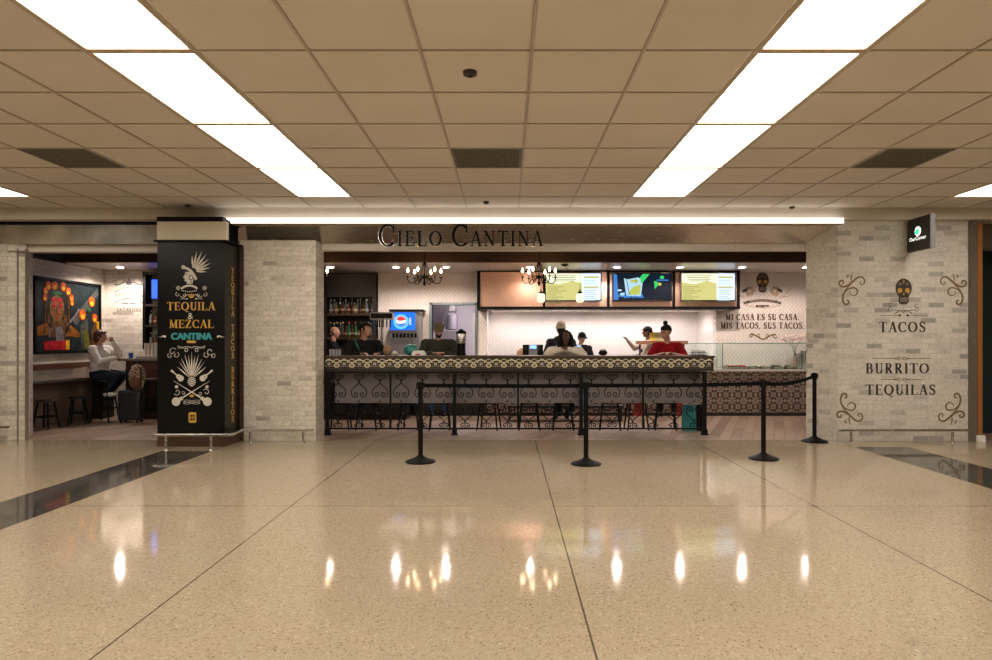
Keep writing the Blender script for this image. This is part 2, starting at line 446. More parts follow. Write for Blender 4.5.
def apron_tile():
    """hand painted border of the bar ledge: cream ovals and swags on dark brown"""
    m = Mat('painted_border_tile'); x, y, z = m.pos(); p = .2455; z0 = 1.163
    u = x.cell(p, .05); v = z - z0; q = u.abs()
    e1 = ((u/.046)*(u/.046) + ((v + .038)/.034)*((v + .038)/.034)).sqrt()
    ov = (e1 - .80).abs().lt(.24)
    dot = e1.lt(.18)
    h = q - p/2
    sw = (v - (q*(PI*2/p)).cos()*-.020 - .030).abs().lt(.0075)
    sw2 = (v - (q*(PI*4/p)).cos()*.014 - .052).abs().lt(.0058)
    e2 = ((h/.024)*(h/.024) + ((v + .012)/.020)*((v + .012)/.020)).sqrt()
    cur = (e2 - .8).abs().lt(.24)
    bead = ((x.cell(.0307)*x.cell(.0307) + (v + .048)*(v + .048)).sqrt()).lt(.0095) * e1.gt(1.25)
    leaf = ((q - .068)*(q - .068) + (v - .012)*(v - .012)*2).sqrt().lt(.012)
    f = ov.mx(sw).mx(cur).mx(leaf).mx(dot).mx(sw2)
    inb = v.abs().lt(.082)
    c = m.mix(f * inb, m.ramp(m.noise(30, 2), [(.3, (.030, .022, .016)), (.7, (.055, .042, .03))]), (.70, .64, .47))
    c = m.mix(bead * inb, c, (.33, .28, .20))
    m.set(c, .3); return m.m
def brushed(name, col, rough=.28):
    m = Mat(name); x, y, z = m.pos(); g = m.noise(30, 3, m.vec(x*.15, y*.5, z*8))
    m.set(m.ramp(g, [(.3, [c*.85 for c in col]), (.7, col)]), g*.12 + rough - .05, 1.0); return m.m
def walnut(name, a, b, rough=.45):
    m = Mat(name); x, y, z = m.pos(); g = m.noise(6, 5, m.vec(x*.6, y*3, z*9), .65)
    m.set(m.ramp(g, [(.3, a), (.7, b)]), rough); return m.m

BRICK = brick_mat(); BRICKG = brick_grey_mat(); TERR = terrazzo(); PLANK = planks(); CTILE = tile_mat()
ARA = arabesque('pearl_scale_tile', (.74, .68, .64), (.56, .49, .45), .088); ARAW = arabesque('white_scale_tile', (.88, .84, .82), (.74, .68, .66), .088, 'xy')
CEM = cement_tile(); APR = apron_tile()
BRONZE = brushed('bronze_panel', (.80, .74, .64), .24); STEEL = brushed('brushed_steel', (.62, .60, .57), .25); COPPER = brushed('copper_sheet', (.86, .55, .43), .36)
WAL = walnut('dark_walnut', (.030, .014, .008), (.085, .040, .020)); OAK = walnut('brown_wood', (.16, .075, .035), (.30, .15, .07)); BLKW = walnut('black_stained_wood', (.010, .008, .007), (.028, .021, .017))
MAH = walnut('mahogany', (.06, .022, .012), (.13, .05, .028))
TBAR = M('ceiling_grid_metal', (.46, .40, .33), .5, var=.04); GYP = M('painted_gypsum', (.60, .55, .47), .7, var=.03, scale=3); LINT = M('pale_lintel', (.62, .57, .50), .5, var=.04)
BLK = M('black_powder_coat', (.005, .005, .0055), .5, Specular_IOR_Level=.10); BLKG = M('gloss_black', (.006, .006, .007), .12, var=.05, scale=2); IRON = M('wrought_iron', (.007, .007, .008), .5, Specular_IOR_Level=.12)
WHT = M('white_plastic', (.75, .73, .70), .4); CREAM = M('cream_paint', (.62, .57, .46), .6, var=.04)
GOLD = M('gold_lettering', (.58, .33, .055), .45, var=.05); TEAL = M('teal_lettering', (.03, .30, .32), .45, var=.05); IVORY = M('ivory_print', (.62, .58, .50), .6, var=.08)
INK = M('black_ink', (.035, .025, .018), .55); INKB = M('dark_brown_ink', (.075, .035, .018), .55); INKG = M('bronze_ink', (.20, .125, .05), .55); INKT = M('tan_ink', (.46, .33, .24), .6); INKGR = M('grey_ink', (.10, .09, .08), .6)
DARKC = M('dark_ceiling_paint', (.012, .009, .008), .8); PINKC = M('interior_ceiling_paint', (.62, .56, .52), .30, var=.02)
FAS = M('weathered_fascia', (.26, .225, .17), .35, var=.4, scale=2.2); FRO = M('smoky_panel', (.19, .175, .185), .16, var=.1, scale=1.5)
STONE = M('stone_top', (.55, .52, .48), .25, var=.1); GLS = Mat('clear_glass'); GLS.set((.85, .95, .92), .03); GLS.b.inputs['Transmission Weight'].default_value = 1; GLS.b.inputs['IOR'].default_value = 1.05; GLS = GLS.m
GEDGE = M('green_glass_edge', (.06, .22, .17), .1)

# ------------------------------------------------------------------ room shell
mb = MB(); mb.box(-15, 15, -8, 10.15, -.1, 0); structure(mb, 'floor', TERR, smooth=0)
mb = MB(); mb.box(-9.5, 9.5, 10.15, 18, -.1, 0); structure(mb, 'floor.001', PLANK, smooth=0)
# corridor ceiling: tiles dropped between the T-bars
P = .762; x0g, yg = .17, 9.84
P2 = .725; strips = (-7.228, -2.878, 1.694, 6.081)            # left edges of the luminous rows
xs = [-2.878 - P2*k for k in range(16, 0, -1)] + [-2.878 + P*k for k in range(0, 8)] + [2.456 + P2*k for k in range(1, 17)]; ys = [yg - P*k for k in range(0, 23)]
VENTS = [(-5.053, 7.554), (-.592, 7.554), (3.906, 7.554)]
mb = MB(); mb.box(-15.1, 15.1, -8, 9.84, 3.56, 3.6)
def is_light(x, y):
    for s_ in strips:
        if abs(x - s_) < .05 and y < 9.2 and y > -6.5: return True
    return False
g = .012
for xa, xc in zip(xs[:-1], xs[1:]):
    for yb in ys[:-1]:
        if is_light(xa, yb): continue
        if any(abs(xa-vx) < .06 and abs(yb-vy) < .06 for vx, vy in VENTS): continue
        mb.box(xa+g, xc-g, yb-P+g, yb-g, 3.503, 3.53)
structure(mb, 'ceiling', CTILE, smooth=0)
mb = MB()
for xa in xs: mb.box(xa-.010, xa+.010, -7.6, 9.84, 3.494, 3.505)
for yb in ys:
    mb.box(-15, 15, yb-.006, yb+.006, 3.4955, 3.506)
structure(mb, 'trim_1', TBAR, smooth=0)
# gypsum bulkhead, black shadow gap, fascia, lintel
mb = MB(); mb.box(-15, 15, 9.84, 10.02, 3.5, 3.6); mb.box(-15, 15, 9.9, 10.02, 3.345, 3.5); mb.box(-15, 15, 10.02, 10.5, 3.345, 3.6); structure(mb, 'trim_2', GYP, smooth=0)
mb = MB(); mb.box(-15, -4.3, 10.1, 10.2, 3.29, 3.345); structure(mb, 'trim_3', BLK, smooth=0)
mb = MB(); mb.box(-15, -4.3, 10.08, 10.4, 3.0, 3.29); structure(mb, 'trim_4', FAS, smooth=0)
mb = MB(); mb.box(-15, 6.9, 10.40, 10.55, 2.945, 3.052); mb.box(-15, -4.3, 10.2, 10.4, 2.90, 3.0); structure(mb, 'trim_5', LINT, smooth=0)
# slanted metal sign band over the shop front
xl, xr = -4.29, 5.01; yt, zt, yb_, zb = 10.0, 3.29, 10.36, 3.052
mb = MB()
mb.add([(xl, yt, zt), (xr, yt, zt), (4.70, yb_, zb), (xl+.1, yb_, zb), (xl, 10.5, zt+.02), (xr, 10.5, zt+.02), (4.70, 10.5, zb), (xl+.1, 10.5, zb)],
       [(0, 3, 2, 1), (4, 5, 6, 7), (0, 1, 5, 4), (1, 2, 6, 5), (2, 3, 7, 6), (3, 0, 4, 7)])
band = structure(mb, 'trim_6', BRONZE, smooth=0)
# brick columns
mb = MB(); mb.prism([(-9.2, 10.1), (-7.62, 10.1), (-7.37, 10.14), (-7.79, 10.86), (-9.2, 10.86)], 0, 3.0); structure(mb, 'column', BRICK, smooth=0)
mb = MB()
for px in (17.5, 25.5): mb.box(X(px, 10.1)-.003, X(px, 10.1)+.003, 10.09, 10.16, 0, 2.93)
mb.box(-7.62, -7.36, 10.085, 10.15, 2.88, 2.9)
structure(mb, 'trim_7', M('grey_seam_metal', (.26, .22, .18), .4), smooth=0)
mb = MB(); mb.box(-4.06, -2.91, 10.05, 10.5, 0, 3.052); structure(mb, 'column.001', BRICK, smooth=0)
mb = MB(); mb.prism([(5.03, 10.05), (7.01, 10.05), (7.01, 10.9), (5.03, 10.9), (4.69, 10.36)], 0, 3.345); structure(mb, 'column.002', BRICKG, smooth=0)
# black corner pillar behind the banner
mb = MB(); mb.box(-5.0, -4.09, 9.53, 10.08, .03, 2.96); structure(mb, 'column.003', BLK, smooth=0)
mb = MB(); mb.box(-5.03, -4.05, 9.50, 10.1, 0, .17); mb.box(-4.06, -4.0, 10.04, 10.1, 0, 2.96); structure(mb, 'baseboard_pillar', WAL, smooth=0)
mb = MB(); mb.box(-5.02, -4.02, 9.47, 9.56, 2.96, 3.235); structure(mb, 'trim_8', CREAM, smooth=0, bevel=.01)
mb = MB(); mb.box(-5.02, -4.07, 9.47, 9.60, 3.232, 3.30); mb.box(-5.06, -4.01, 9.46, 10.08, 2.945, 2.968); mb.box(-5.0, -4.1, 9.56, 10.08, 2.96, 3.30); structure(mb, 'trim_9', BLK, smooth=0)
# interior walls
mb = MB(); mb.box(-8.5, -8.27, 10.86, 13.8, 0, 2.97); structure(mb, 'wall_left', BRICK, smooth=0)
mb = MB(); mb.box(-8.5, -8.25, 10.55, 12.4, 2.97, 3.45); structure(mb, 'wall_left.001', DARKC, smooth=0)
mb = MB(); mb.box(-8.5, -4.6, 13.6, 13.8, 0, 3.5); structure(mb, 'wall_back', BRICK, smooth=0)
mb = MB(); mb.box(-4.6, -2.75, 14.4, 14.6, 0, 3.5); mb.box(-4.7, -4.6, 13.6, 14.6, 0, 3.5); structure(mb, 'wall_bar', BLKW, smooth=0)
mb = MB(); mb.box(-2.75, -1.60, 14.1, 14.3, 0, 3.2); mb.box(-1.60, -.68, 14.1, 14.3, 2.29, 3.2); mb.box(-.68, -.43, 14.1, 14.3, 0, 3.2); structure(mb, 'wall_tiled', ARA, smooth=0)
mb = MB(); mb.box(-.55, 4.62, 15.5, 15.7, 0, 2.6); mb.box(-.55, -.43, 14.3, 15.5, 0, 2.6); mb.box(4.46, 4.62, 14.3, 15.5, 0, 2.6); structure(mb, 'wall_alcove', ARAW, smooth=0)
mb = MB(); mb.box(4.46, 7.6, 14.1, 14.3, 0, 3.2); structure(mb, 'wall_right', ARA, smooth=0)
mb = MB(); mb.box(7.4, 7.6, 10.9, 14.1, 0, 3.5); structure(mb, 'wall_right.001', BRICKG, smooth=0)
mb = MB(); mb.box(-8.5, 7.6, 10.55, 12.45, 3.42, 3.5); structure(mb, 'ceiling.001', DARKC, smooth=0)
mb = MB(); mb.box(-8.5, 7.6, 12.4, 14.4, 2.98, 3.1); mb.box(-.43, 4.46, 14.3, 15.5, 2.30, 2.36); structure(mb, 'ceiling.002', PINKC, smooth=0)
mb = MB(); mb.box(-8.5, 7.6, 12.28, 12.4, 2.985, 3.42); structure(mb, 'trim_10', WAL, smooth=0)
i = 0
for bx in (-7.6, -6.4, -5.2, -3.6, -2.6, -1.4, -.3, 1.05, 2.0, 3.0, 4.2, 5.4):
    mb = MB(); mb.bar((bx, 10.56, 3.26), (bx+.9, 12.28, 3.26), .09, .14); o = structure(mb, 'trim_11', WAL, smooth=0)
# kitchen seen through the open doorway
mb = MB(); mb.box(-2.6, .2, 17.2, 17.3, 0, 3.1); mb.box(-2.7, -2.6, 14.3, 17.3, 0, 3.1); mb.box(-.55, -.43, 15.7, 17.3, 0, 3.1); structure(mb, 'wall_kitchen', M('kitchen_wall_paint', (.70, .66, .69), .4, var=.03), smooth=0)
mb = MB(); mb.box(-2.7, -.43, 14.3, 17.3, 2.9, 3.0); structure(mb, 'ceiling.003', WHT, smooth=0)
# neighbour's dark shop front at the far right
mb = MB(); mb.box(7.01, 7.10, 9.98, 10.6, 0, 3.33); structure(mb, 'trim_12', M('bronze_frame', (.13, .11, .09), .3), smooth=0)
mb = MB(); mb.box(7.10, 7.165, 9.96, 10.3, .1, 3.30); structure(mb, 'trim_13', M('orange_wood', (.30, .12, .035), .35), smooth=0)
mb = MB(); mb.box(7.08, 7.2, 9.94, 10.32, 0, .1); structure(mb, 'trim_14', WHT, smooth=0)
mb = MB(); mb.box(7.25, 12, 10.9, 11, 0, 3.0); structure(mb, 'wall_neighbour', M('dark_teal_panel', (.010, .022, .028), .4), smooth=0)
mb = MB(); mb.box(7.165, 7.25, 10.3, 10.4, .0, 3.0); mb.box(7.165, 12, 10.3, 10.42, 2.95, 3.345); structure(mb, 'trim_15', M('brown_head_panel', (.10, .075, .055), .5), smooth=0)
# corridor shell behind and beside the camera
mb = MB(); mb.box(-15, 15, -8.2, -8, -.1, 3.6); mb.box(-15.2, -15, -8.2, 10.9, -.1, 3.6); mb.box(15, 15.2, -8.2, 10.9, -.1, 3.6); mb.box(12, 15, 10.4, 10.6, 0, 3.5); mb.box(-15, -9.2, 10.4, 10.6, 0, 3.0)
structure(mb, 'wall_corridor', M('corridor_wall_paint', (.40, .34, .27), .6), smooth=0)

# ------------------------------------------------------------------ corridor lamps
PANEL = EM('luminous_diffuser', (1.0, .90, .76), 8.2)
ALU = M('lamp_frame', (.55, .45, .33), .4)
def light_panel():
    r = empty('ceiling_light', (0, 0, 3.5), 'x', 'ceiling light')
    m = MB(); w, l = P/2-.012, P-.012
    for a in ((-w, w, -l, -l+.022), (-w, w, l-.022, l), (-w, -w+.022, -l, l), (w-.022, w, -l, l)): m.box(*a, -.006, .02)
    m.build('frame', ALU, r, 0)
    d = MB(); d.box(-w+.02, w-.02, -l+.02, l-.02, .004, .012); d.build('diffuser', PANEL, r, 0)
    return r
lp = light_panel(); first = True
ordw = ['first', 'second', 'third', 'fourth']
for si, sx in enumerate(strips):
    for k in range(10):
        yc = 9.078 - P - 1.524*k
        if si in (0, 3):
            lab = ('bright ceiling panel cut by the left edge of the photo' if si == 0 else 'bright ceiling panel cut by the right edge of the photo') if k == 0 else 'luminous ceiling panel of the side rows, beyond the frame'
        else:
            side = 'left' if si == 1 else 'right'
            lab = [f'short-looking farthest panel of the {side} bright ceiling strip, nearest the shop', f'second panel from the shop in the {side} bright ceiling strip',
                   f'third panel from the shop in the {side} bright ceiling strip', f'largest nearest panel of the {side} strip, cut by the photo top'][k] if k < 4 else 'luminous ceiling panel overhead, beyond the frame'
        grp = 'luminous ceiling panels in the photo' if k == 0 or (k < 4 and si in (1, 2)) else 'luminous ceiling panels behind the camera'
        px_ = sx + (P2 if si in (0, 3) else P)/2; sc_ = P2/P if si in (0, 3) else 1
        if first: lp.location = (px_, yc, 3.5); lp.scale.x = sc_; lp['label'] = lab; lp['group'] = grp; first = False
        else: dup(lp, (px_, yc, 3.5), lab, grp).scale.x = sc_
# vents, detectors
VENTM = M('dusty_vent', (.10, .085, .065), .5, var=.3, scale=40)
def vent():
    r = empty('ceiling_vent', (0, 0, 3.5), 'x', 'air vent', 'square dark vents in the ceiling')
    m = MB()
    for a in ((-.37, .37, -.37, -.34), (-.37, .37, .34, .37), (-.37, -.34, -.34, .34), (.34, .37, -.34, .34)): m.box(*a, -.008, .02)
    m.build('frame', VENTM, r, 0)
    m = MB(); m.box(-.34, .34, -.34, .34, .012, .02)
    for k in range(14): yy = -.32 + k*.049; m.bar((-.34, yy, -.001), (.34, yy, -.001), .035, .004, (0, .5, 1))
    m.build('grille', VENTM, r, 0); return r
v = vent(); labs = ['dark square air vent in the ceiling above the painting side, left of left lights', 'dark square air vent in the ceiling middle, between the two strips', 'dark square air vent in the ceiling right of the right light strip']
for i, (vx, vy) in enumerate(VENTS):
    if i == 0: v.location = (vx+P2/2, vy-P/2, 3.5); v['label'] = labs[0]; v.scale.x = .95
    else: dup(v, (vx+(P2 if i == 2 else P)/2, vy-P/2, 3.5), labs[i]).scale.x = .95 if i == 2 else 1
for (px, py, lab, rr) in ((470, 72, 'black round ceiling detector, the largest, near the photo top centre', .052), (188, 205, 'small dark ceiling detector above the black banner pillar', .04), (486, 202, 'small dark ceiling detector above the raised shop name', .04), (792, 207, 'small dark ceiling detector near the end of the cove light', .04)):
    Y = F*1.98/(CY-py); x = X(px, Y)
    m = MB(); m.lathe((0, 0, -.03), [(rr*.6, 0), (rr*.95, .006), (rr, .02), (rr*1.0, .034)], 24)
    d = m.build('ceiling_detector', M('dark_plastic', (.03, .026, .022), .4), loc=(x, Y, 3.5)); tag(d, lab, 'detector', 'ceiling detectors')
    m = MB(); m.lathe((0, 0, -.036), [(rr*.25, 0), (rr*.3, .008)], 16); m.build('sensor', BLKG, d)
# cove light
r = empty('cove_light', (.36, 9.97, 3.3), 'long glowing strip light along the top edge of the shop sign band', 'strip light')
m = MB(); m.box(-4.63, 4.65, -.162, .03, -.040, -.032); m.build('channel', ALU, r, 0)
m = MB(); m.box(-4.62, 4.64, -.16, -.115, -.030, .045); m.build('diffuser', EM('cove_diffuser', (1, .90, .82), 2.6), r, 0)
# ------------------------------------------------------------------ raised shop name
YS = 9.93
r = empty('sign', (X(460, YS), YS, 2.94), 'raised black and silver letters CIELO CANTINA over the shop front', 'sign')
SIL = M('silver_return', (.62, .60, .57), .2, 1.0)
def letter(ch, x, y, h, wide):
    d = Draw((0, 0, 0), t=0.05); d.mat(SIL); d.glyph(ch, 0, 0, h, 1.0, wide)
    e = Draw((0, -.05, 0), t=.012); e.mat(BLK); e.glyph(ch, 0, 0, h, .86, wide)
    o = MB(); o.ms = [SIL, BLK]
    for src, mi in ((d, 0), (e, 1)):
        b = len(o.v); o.v += src.mb.v; o.f += [tuple(i+b for i in f) for f in src.mb.f]; o.mi += [mi]*len(src.mb.f)
    ob = o.build('letter', None, r, 0); ob.location = (x, 0, y); return ob
GW = dict(zip('ICELOANT', (.36, .8, .7, .68, .92, .78, .84, .76)))
def word(txt, px0, px1):
    x0, x1 = X(px0, YS) - r.location.x, X(px1, YS) - r.location.x; hb, hs = .335, .225
    tot = sum(GW[c]*(hb if i == 0 else hs) for i, c in enumerate(txt)); sp = .03
    wd = (x1 - x0 - sp*(len(txt)-1)) / tot; x = x0
    for i, c in enumerate(txt):
        h = hb if i == 0 else hs; letter(c, x, 0 if i else -.01, h, wd); x += GW[c]*h*wd + sp
word('CIELO', 378.5, 442.5); word('CANTINA', 451.5, 542.5)
m = MB()
for px in (392, 412, 430, 465, 485, 505, 530): xx = X(px, YS) - r.location.x; m.cyl((xx, 0, .10), (xx, .2, .10), .006, n=6)
m.build('mounting_pin', STEEL, r)

# ------------------------------------------------------------------ flourishes and skull used on several walls
def flourish(d, x, y, s, mx, my, w=.018):
    """corner scroll: mx,my mirror signs"""
    def L(pts, ww=w): d.line([(x + px_*s*mx, y + py_*s*my) for px_, py_ in pts], lambda k: ww*(.45 + .75*math.sin(PI*min(1, k*1.05+.02))))
    L(spiral(-.36, .08, .02, .13, -90, 250) + bez((-.40, -.04), (-.2, -.14), (.0, .12), (.2, .27), 10) + bez((.2, .27), (.36, .36), (.52, .2), (.42, .04), 8) + spiral(.34, .08, .08, .03, -30, -300, 10))
    L(bez((-.02, .06), (-.2, -.12), (-.36, -.3), (-.34, -.52), 10) + bez((-.34, -.52), (-.3, -.8), (-.08, -.72), (-.13, -.58), 10) + spiral(-.18, -.58, .05, .02, 0, 200, 8))
    L(bez((-.33, -.40), (-.26, -.22), (-.12, -.10), (.04, -.10), 10) + arc(.05, -.24, .14, .14, 85, -190, 18), w*.75)
    L(bez((-.02, .1), (-.06, .25), (-.02, .35), (.02, .42), 8), w*.6)
    L(spiral(-.14, .32, .02, .07, 0, 300, 12), w*.6)
def skull(d, cx, cy, h, ink, eye, bone):
    w = h*.62
    d.mat(ink); pts = arc(cx, cy+h*.12, w/2, h*.38, -20, 200, 24) + [(cx-w*.40, cy-h*.12), (cx-w*.30, cy-h*.22), (cx-w*.31, cy-h*.42), (cx-w*.15, cy-h*.5), (cx+w*.15, cy-h*.5), (cx+w*.31, cy-h*.42), (cx+w*.30, cy-h*.22), (cx+w*.40, cy-h*.12)]
    d.poly(pts)
    d.mat(eye)
    for sx in (-1, 1):
        d.disc(cx+sx*w*.23, cy+h*.04, w*.13, h*.085, 1)
        for k in range(8): a = k*PI/4; d.disc(cx+sx*w*.23+math.cos(a)*w*.13, cy+h*.04+math.sin(a)*h*.08, w*.035, lay=1)
    d.poly([(cx, cy-h*.04), (cx-w*.07, cy-h*.14), (cx+w*.07, cy-h*.14)], 1)
    d.mat(bone)
    d.line([(cx-w*.24, cy-h*.27), (cx+w*.24, cy-h*.27)], h*.012, 1); d.line([(cx-w*.2, cy-h*.36), (cx+w*.2, cy-h*.36)], h*.012, 1)
    for k in range(6): xx = cx + (k-2.5)*w*.08; d.line([(xx, cy-h*.22), (xx, cy-h*.40)], h*.01, 1)
    d.line([(cx, cy+h*.30), (cx-w*.05, cy+h*.38), (cx, cy+h*.45), (cx+w*.05, cy+h*.38)], h*.018, 1, closed=True)
    for sx in (-1, 1):
        d.line(spiral(cx+sx*w*.2, cy+h*.3, h*.02, h*.06, 90, 90+sx*300, 12), h*.014, 1)
        d.line(arc(cx+sx*w*.36, cy-h*.08, w*.07, h*.05, 0, 300, 10), h*.012, 1)

# right brick column lettering (plane Y=10.05)
YC = 10.05
def C2(px, py): return X(px, YC), Z(py, YC)
r = empty('wall_sign', (X(903, YC), YC, 0.6), 'TACOS, BURRITO and TEQUILAS painted under a skull on brick', 'painted sign')
def D(): return Draw((-r.location.x, -.001, -r.location.z), t=.004)
for txt, x0, x1, yb, hp in (('TACOS', 879, 925.5, 332.2, 10.4), ('BURRITO', 865.5, 929, 373.5, 10.3), ('TEQUILAS', 865.5, 935.5, 394.8, 10.3)):
    d = D(); d.mat(INK); c = C2((x0+x1)/2, yb); d.text(txt, c[0], c[1], hp*YC/F, 1.12, W=(x1-x0)*YC/F, sp=.14); d.build('lettering', INK, r)
d = D(); cx, cy = C2(903.5, 291.5); skull(d, cx, cy, .395, INK, GOLD, INKT); d.build('skull_emblem', INK, r)
for (px, py, mx, my) in ((852, 285, 1, 1), (953, 285, -1, 1), (850, 413, 1, -1), (951, 413, -1, -1)):
    d = D(); cx, cy = C2(px, py); flourish(d, cx, cy, .42, mx, my, .026); d.build('corner_scroll', INKG, r)
d = D(); d.mat(INKGR); cx, cy = C2(903.5, 310)
for sx in (-1, 1):
    d.line([(cx, cy)] + bez((cx, cy), (cx+sx*.08, cy-.05), (cx+sx*.12, cy+.04), (cx+sx*.2, cy-.02), 10) + spiral(cx+sx*.2, cy+.015, .035, .015, -90, -90+sx*300, 12), .010)
    d.line(spiral(cx+sx*.2, cy+.075, .012, .035, 0, sx*300, 14), .008); d.line(bez((cx, cy-.04), (cx+sx*.06, cy+.03), (cx+sx*.1, cy-.04), (cx+sx*.13, cy-.06), 10), .012)
    y2 = C2(0, 315.5)[1]; d.line([(cx+sx*.07, y2), (cx+sx*.36, y2)], .007); d.mat(INK).disc(cx+sx*.06, y2, .018).mat(INKGR)
d.build('ornament', INKGR, r)
for py, hw in ((358.5, .43), (379.5, .31)):
    d = D(); d.mat(INKG); cx, cy = C2(901.5, py)
    for sx in (-1, 1): d.line([(cx+sx*.06, cy), (cx+sx*hw, cy)], .009); d.line(arc(cx+sx*.045, cy, .03, .02, 0, 330, 14), .010); d.poly([(cx+sx*.075, cy), (cx+sx*.10, cy+.014), (cx+sx*.13, cy), (cx+sx*.10, cy-.014)])
    d.build('divider_line', INKG, r)

# MI CASA wall (Y=14.1)
YM = 14.1
def C3(px, py): return X(px, YM), Z(py, YM)
r = empty('wall_sign', (X(764, YM), YM, 1.7), 'MI CASA ES SU CASA lettered on the tiled wall under a skull', 'painted sign')
def D(): return Draw((-r.location.x, -.001, -r.location.z), t=.005)
for txt, x0, x1, yb in (('MI CASA ES SU CASA.', 725.5, 799, 320.2), ('MIS TACOS, SUS TACOS.', 720.5, 804, 328.7)):
    d = D(); d.mat(INKB); c = C3((x0+x1)/2, yb); d.text(txt, c[0], c[1], 6.3*YM/F, 1.15, W=(x1-x0)*YM/F, sp=.1); d.build('lettering', INKB, r)
d = D(); cx, cy = C3(762.5, 282.5); skull(d, cx, cy, .43, INK, GOLD, INKT); d.build('skull_emblem', INK, r)
for sx in (-1, 1):
    d = D(); cx, cy = C3(762.3, 299); d.mat(INKT)
    for k in range(6): d.disc(cx+sx*(.27+.07*math.cos(k*PI/3)), cy+.17+.07*math.sin(k*PI/3), .042, n=10)
    d.disc(cx+sx*.30, cy+.10, .05); d.line(bez((cx+sx*.36, cy+.05), (cx+sx*.5, cy-.02), (cx+sx*.5, cy+.2), (cx+sx*.64, cy+.24), 10), .02)
    d.line(bez((cx+sx*.42, cy+.08), (cx+sx*.52, cy+.0), (cx+sx*.58, cy+.1), (cx+sx*.62, cy+.08), 10), .018)
    d.mat(INK).line([(cx+sx*.24, cy+.26), (cx+sx*.36, cy+.19)], .012, 1).line([(cx+sx*.33, cy+.21), (cx+sx*.42, cy+.155)], .055, 1)
    d.build('guitar_ornament', INKT, r)
d = D(); d.mat(INK); d.line([(cx+.40*k/12, cy-.06*abs(k/12)**2-.03) for k in range(-12, 13)], .055); d.line([(cx-.14, cy-.155), (cx+.14, cy-.155)], .05)
d.mat(INKT)
vs, fs = join_text('BIENVENIDOS', .06)
d.raw([(x, y-.052 - .38*x*x, 0) for x, y, _ in vs], fs, cx, cy, 1.45, 1)
d.line([(cx-.09, cy-.155), (cx-.02, cy-.155)], .012, 1); d.line([(cx+.03, cy-.155), (cx+.09, cy-.155)], .012, 1)
for v_ in range(len(d.mb.v)): pass
d.build('banner', INK, r)
d = D(); d.mat(INKT); cx, cy = C3(763, 304.5)
for sx in (-1, 1):
    d.line(bez((cx, cy-.08), (cx+sx*.16, cy-.02), (cx+sx*.2, cy-.08), (cx+sx*.38, cy-.01), 14), .016); d.line(spiral(cx+sx*.34, cy+.03, .02, .055, 0, sx*300, 12), .012)
d.build('small_ornament', INKT, r); d = D(); d.mat(INKG); cx, cy = C3(763, 336.5)
for sx in (-1, 1):
    d.line(bez((cx, cy-.06), (cx+sx*.1, cy-.04), (cx+sx*.14, cy+.05), (cx+sx*.26, cy+.04), 14), .028); d.line(spiral(cx+sx*.25, cy+.02, .02, .05, 0, sx*330, 12), .018); d.line(spiral(cx+sx*.1, cy+.02, .02, .04, 0, sx*330, 12), .014)
d.build('ornament', INKG, r)

# brick back wall emblem in the left bar (Y=13.6)
YL = 13.6
r = empty('wall_sign', (X(129, YL), YL, 2.3), 'faded grey arched emblem painted on the brick wall right of the portrait painting', 'painted sign')
d = Draw((-r.location.x, -.001, -r.location.z), t=.004); d.mat(INKGR)
cx, cy = X(129, YL), Z(294, YL)
vs, fs = join_text('BIENVENIDOS', .115)
d.raw([(x, y - .35*x*x, 0) for x, y, _ in vs], fs, cx, cy-.03, .80, .9)
d.line([(cx+.30*k/12, cy+.13-.10*(k/12)**2) for k in range(-12, 13)], .012); d.line([(cx+.30*k/12, cy-.09-.10*(k/12)**2) for k in range(-12, 13)], .012)
d.text('LA CANTINA', cx, cy-.36, .065, 1, W=.5)
for sx in (-1, 1):
    d.line(bez((cx, cy+.2), (cx+sx*.1, cy+.32), (cx+sx*.18, cy+.14), (cx+sx*.3, cy+.2), 12), .022); d.line(spiral(cx+sx*.30, cy+.24, .02, .05, -90, -90+sx*320, 14), .014)
    d.line(spiral(cx+sx*.09, cy+.25, .015, .045, -90, -90+sx*320, 14), .014); d.line([(cx+sx*.02, cy-.19), (cx+sx*.14, cy-.19)], .016)
d.disc(cx, cy+.24, .05)
d.poly([(cx-.06, cy+.19), (cx+.06, cy+.19), (cx, cy+.33)])
d.build('emblem', INKGR, r)

# ------------------------------------------------------------------ black banner wrapped on the pillar
YB = 9.51; r = empty('pillar_banner', (-4.545, 9.51, .17), 'glossy black wrap on the corner pillar reading TEQUILA & MEZCAL CANTINA', 'banner')
BAN = M('banner_vinyl', (.006, .0055, .0055), .25, var=.05, scale=2, Specular_IOR_Level=.22)
m = MB(); m.box(-5.03+4.545, -4.06+4.545, 0, .02, .0, 2.775); m.box(.465, .485, .02, .55, 0, 2.775); m.build('panel', BAN, r, 0)
def C4(px, py): return X(px, YB), Z(py, YB)
def D(t=.003): return Draw((-r.location.x, -.001, -r.location.z), t=t)
u = YB/F
for txt, x0, x1, yb, hp in (('TEQUILA', 167, 215, 310.3, 8.2), ('MEZCAL', 169.3, 213.7, 328, 8.2)):
    d = D(); c = C4((x0+x1)/2, yb); d.text(txt, c[0], c[1], hp*u, 1.15, W=(x1-x0)*u, sp=.08); d.build('gold_lettering', GOLD, r)
d = D(); cx, yb = C4(191.5, 339.4)
vs, fs = join_text('CANTINA', .125)
for dx in (-.009, -.0045, 0, .0045, .009):
    for dy in (-.004, .004): d.raw(vs, fs, cx+dx, yb+dy, 1.05, 1.05)
d.build('teal_lettering', TEAL, r)
d = D(); d.mat(IVORY); cx, cy = C4(190.5, 317); d.sans('&', cx, cy-.03, .09); d.mat(GOLD); xx, yy = C4(191.5, 341.8); d.poly(arc(xx-.05, yy, .018, .018, 90, 270, 8) + arc(xx+.05, yy, .018, .018, -90, 90, 8))
d.build('ampersand', IVORY, r)
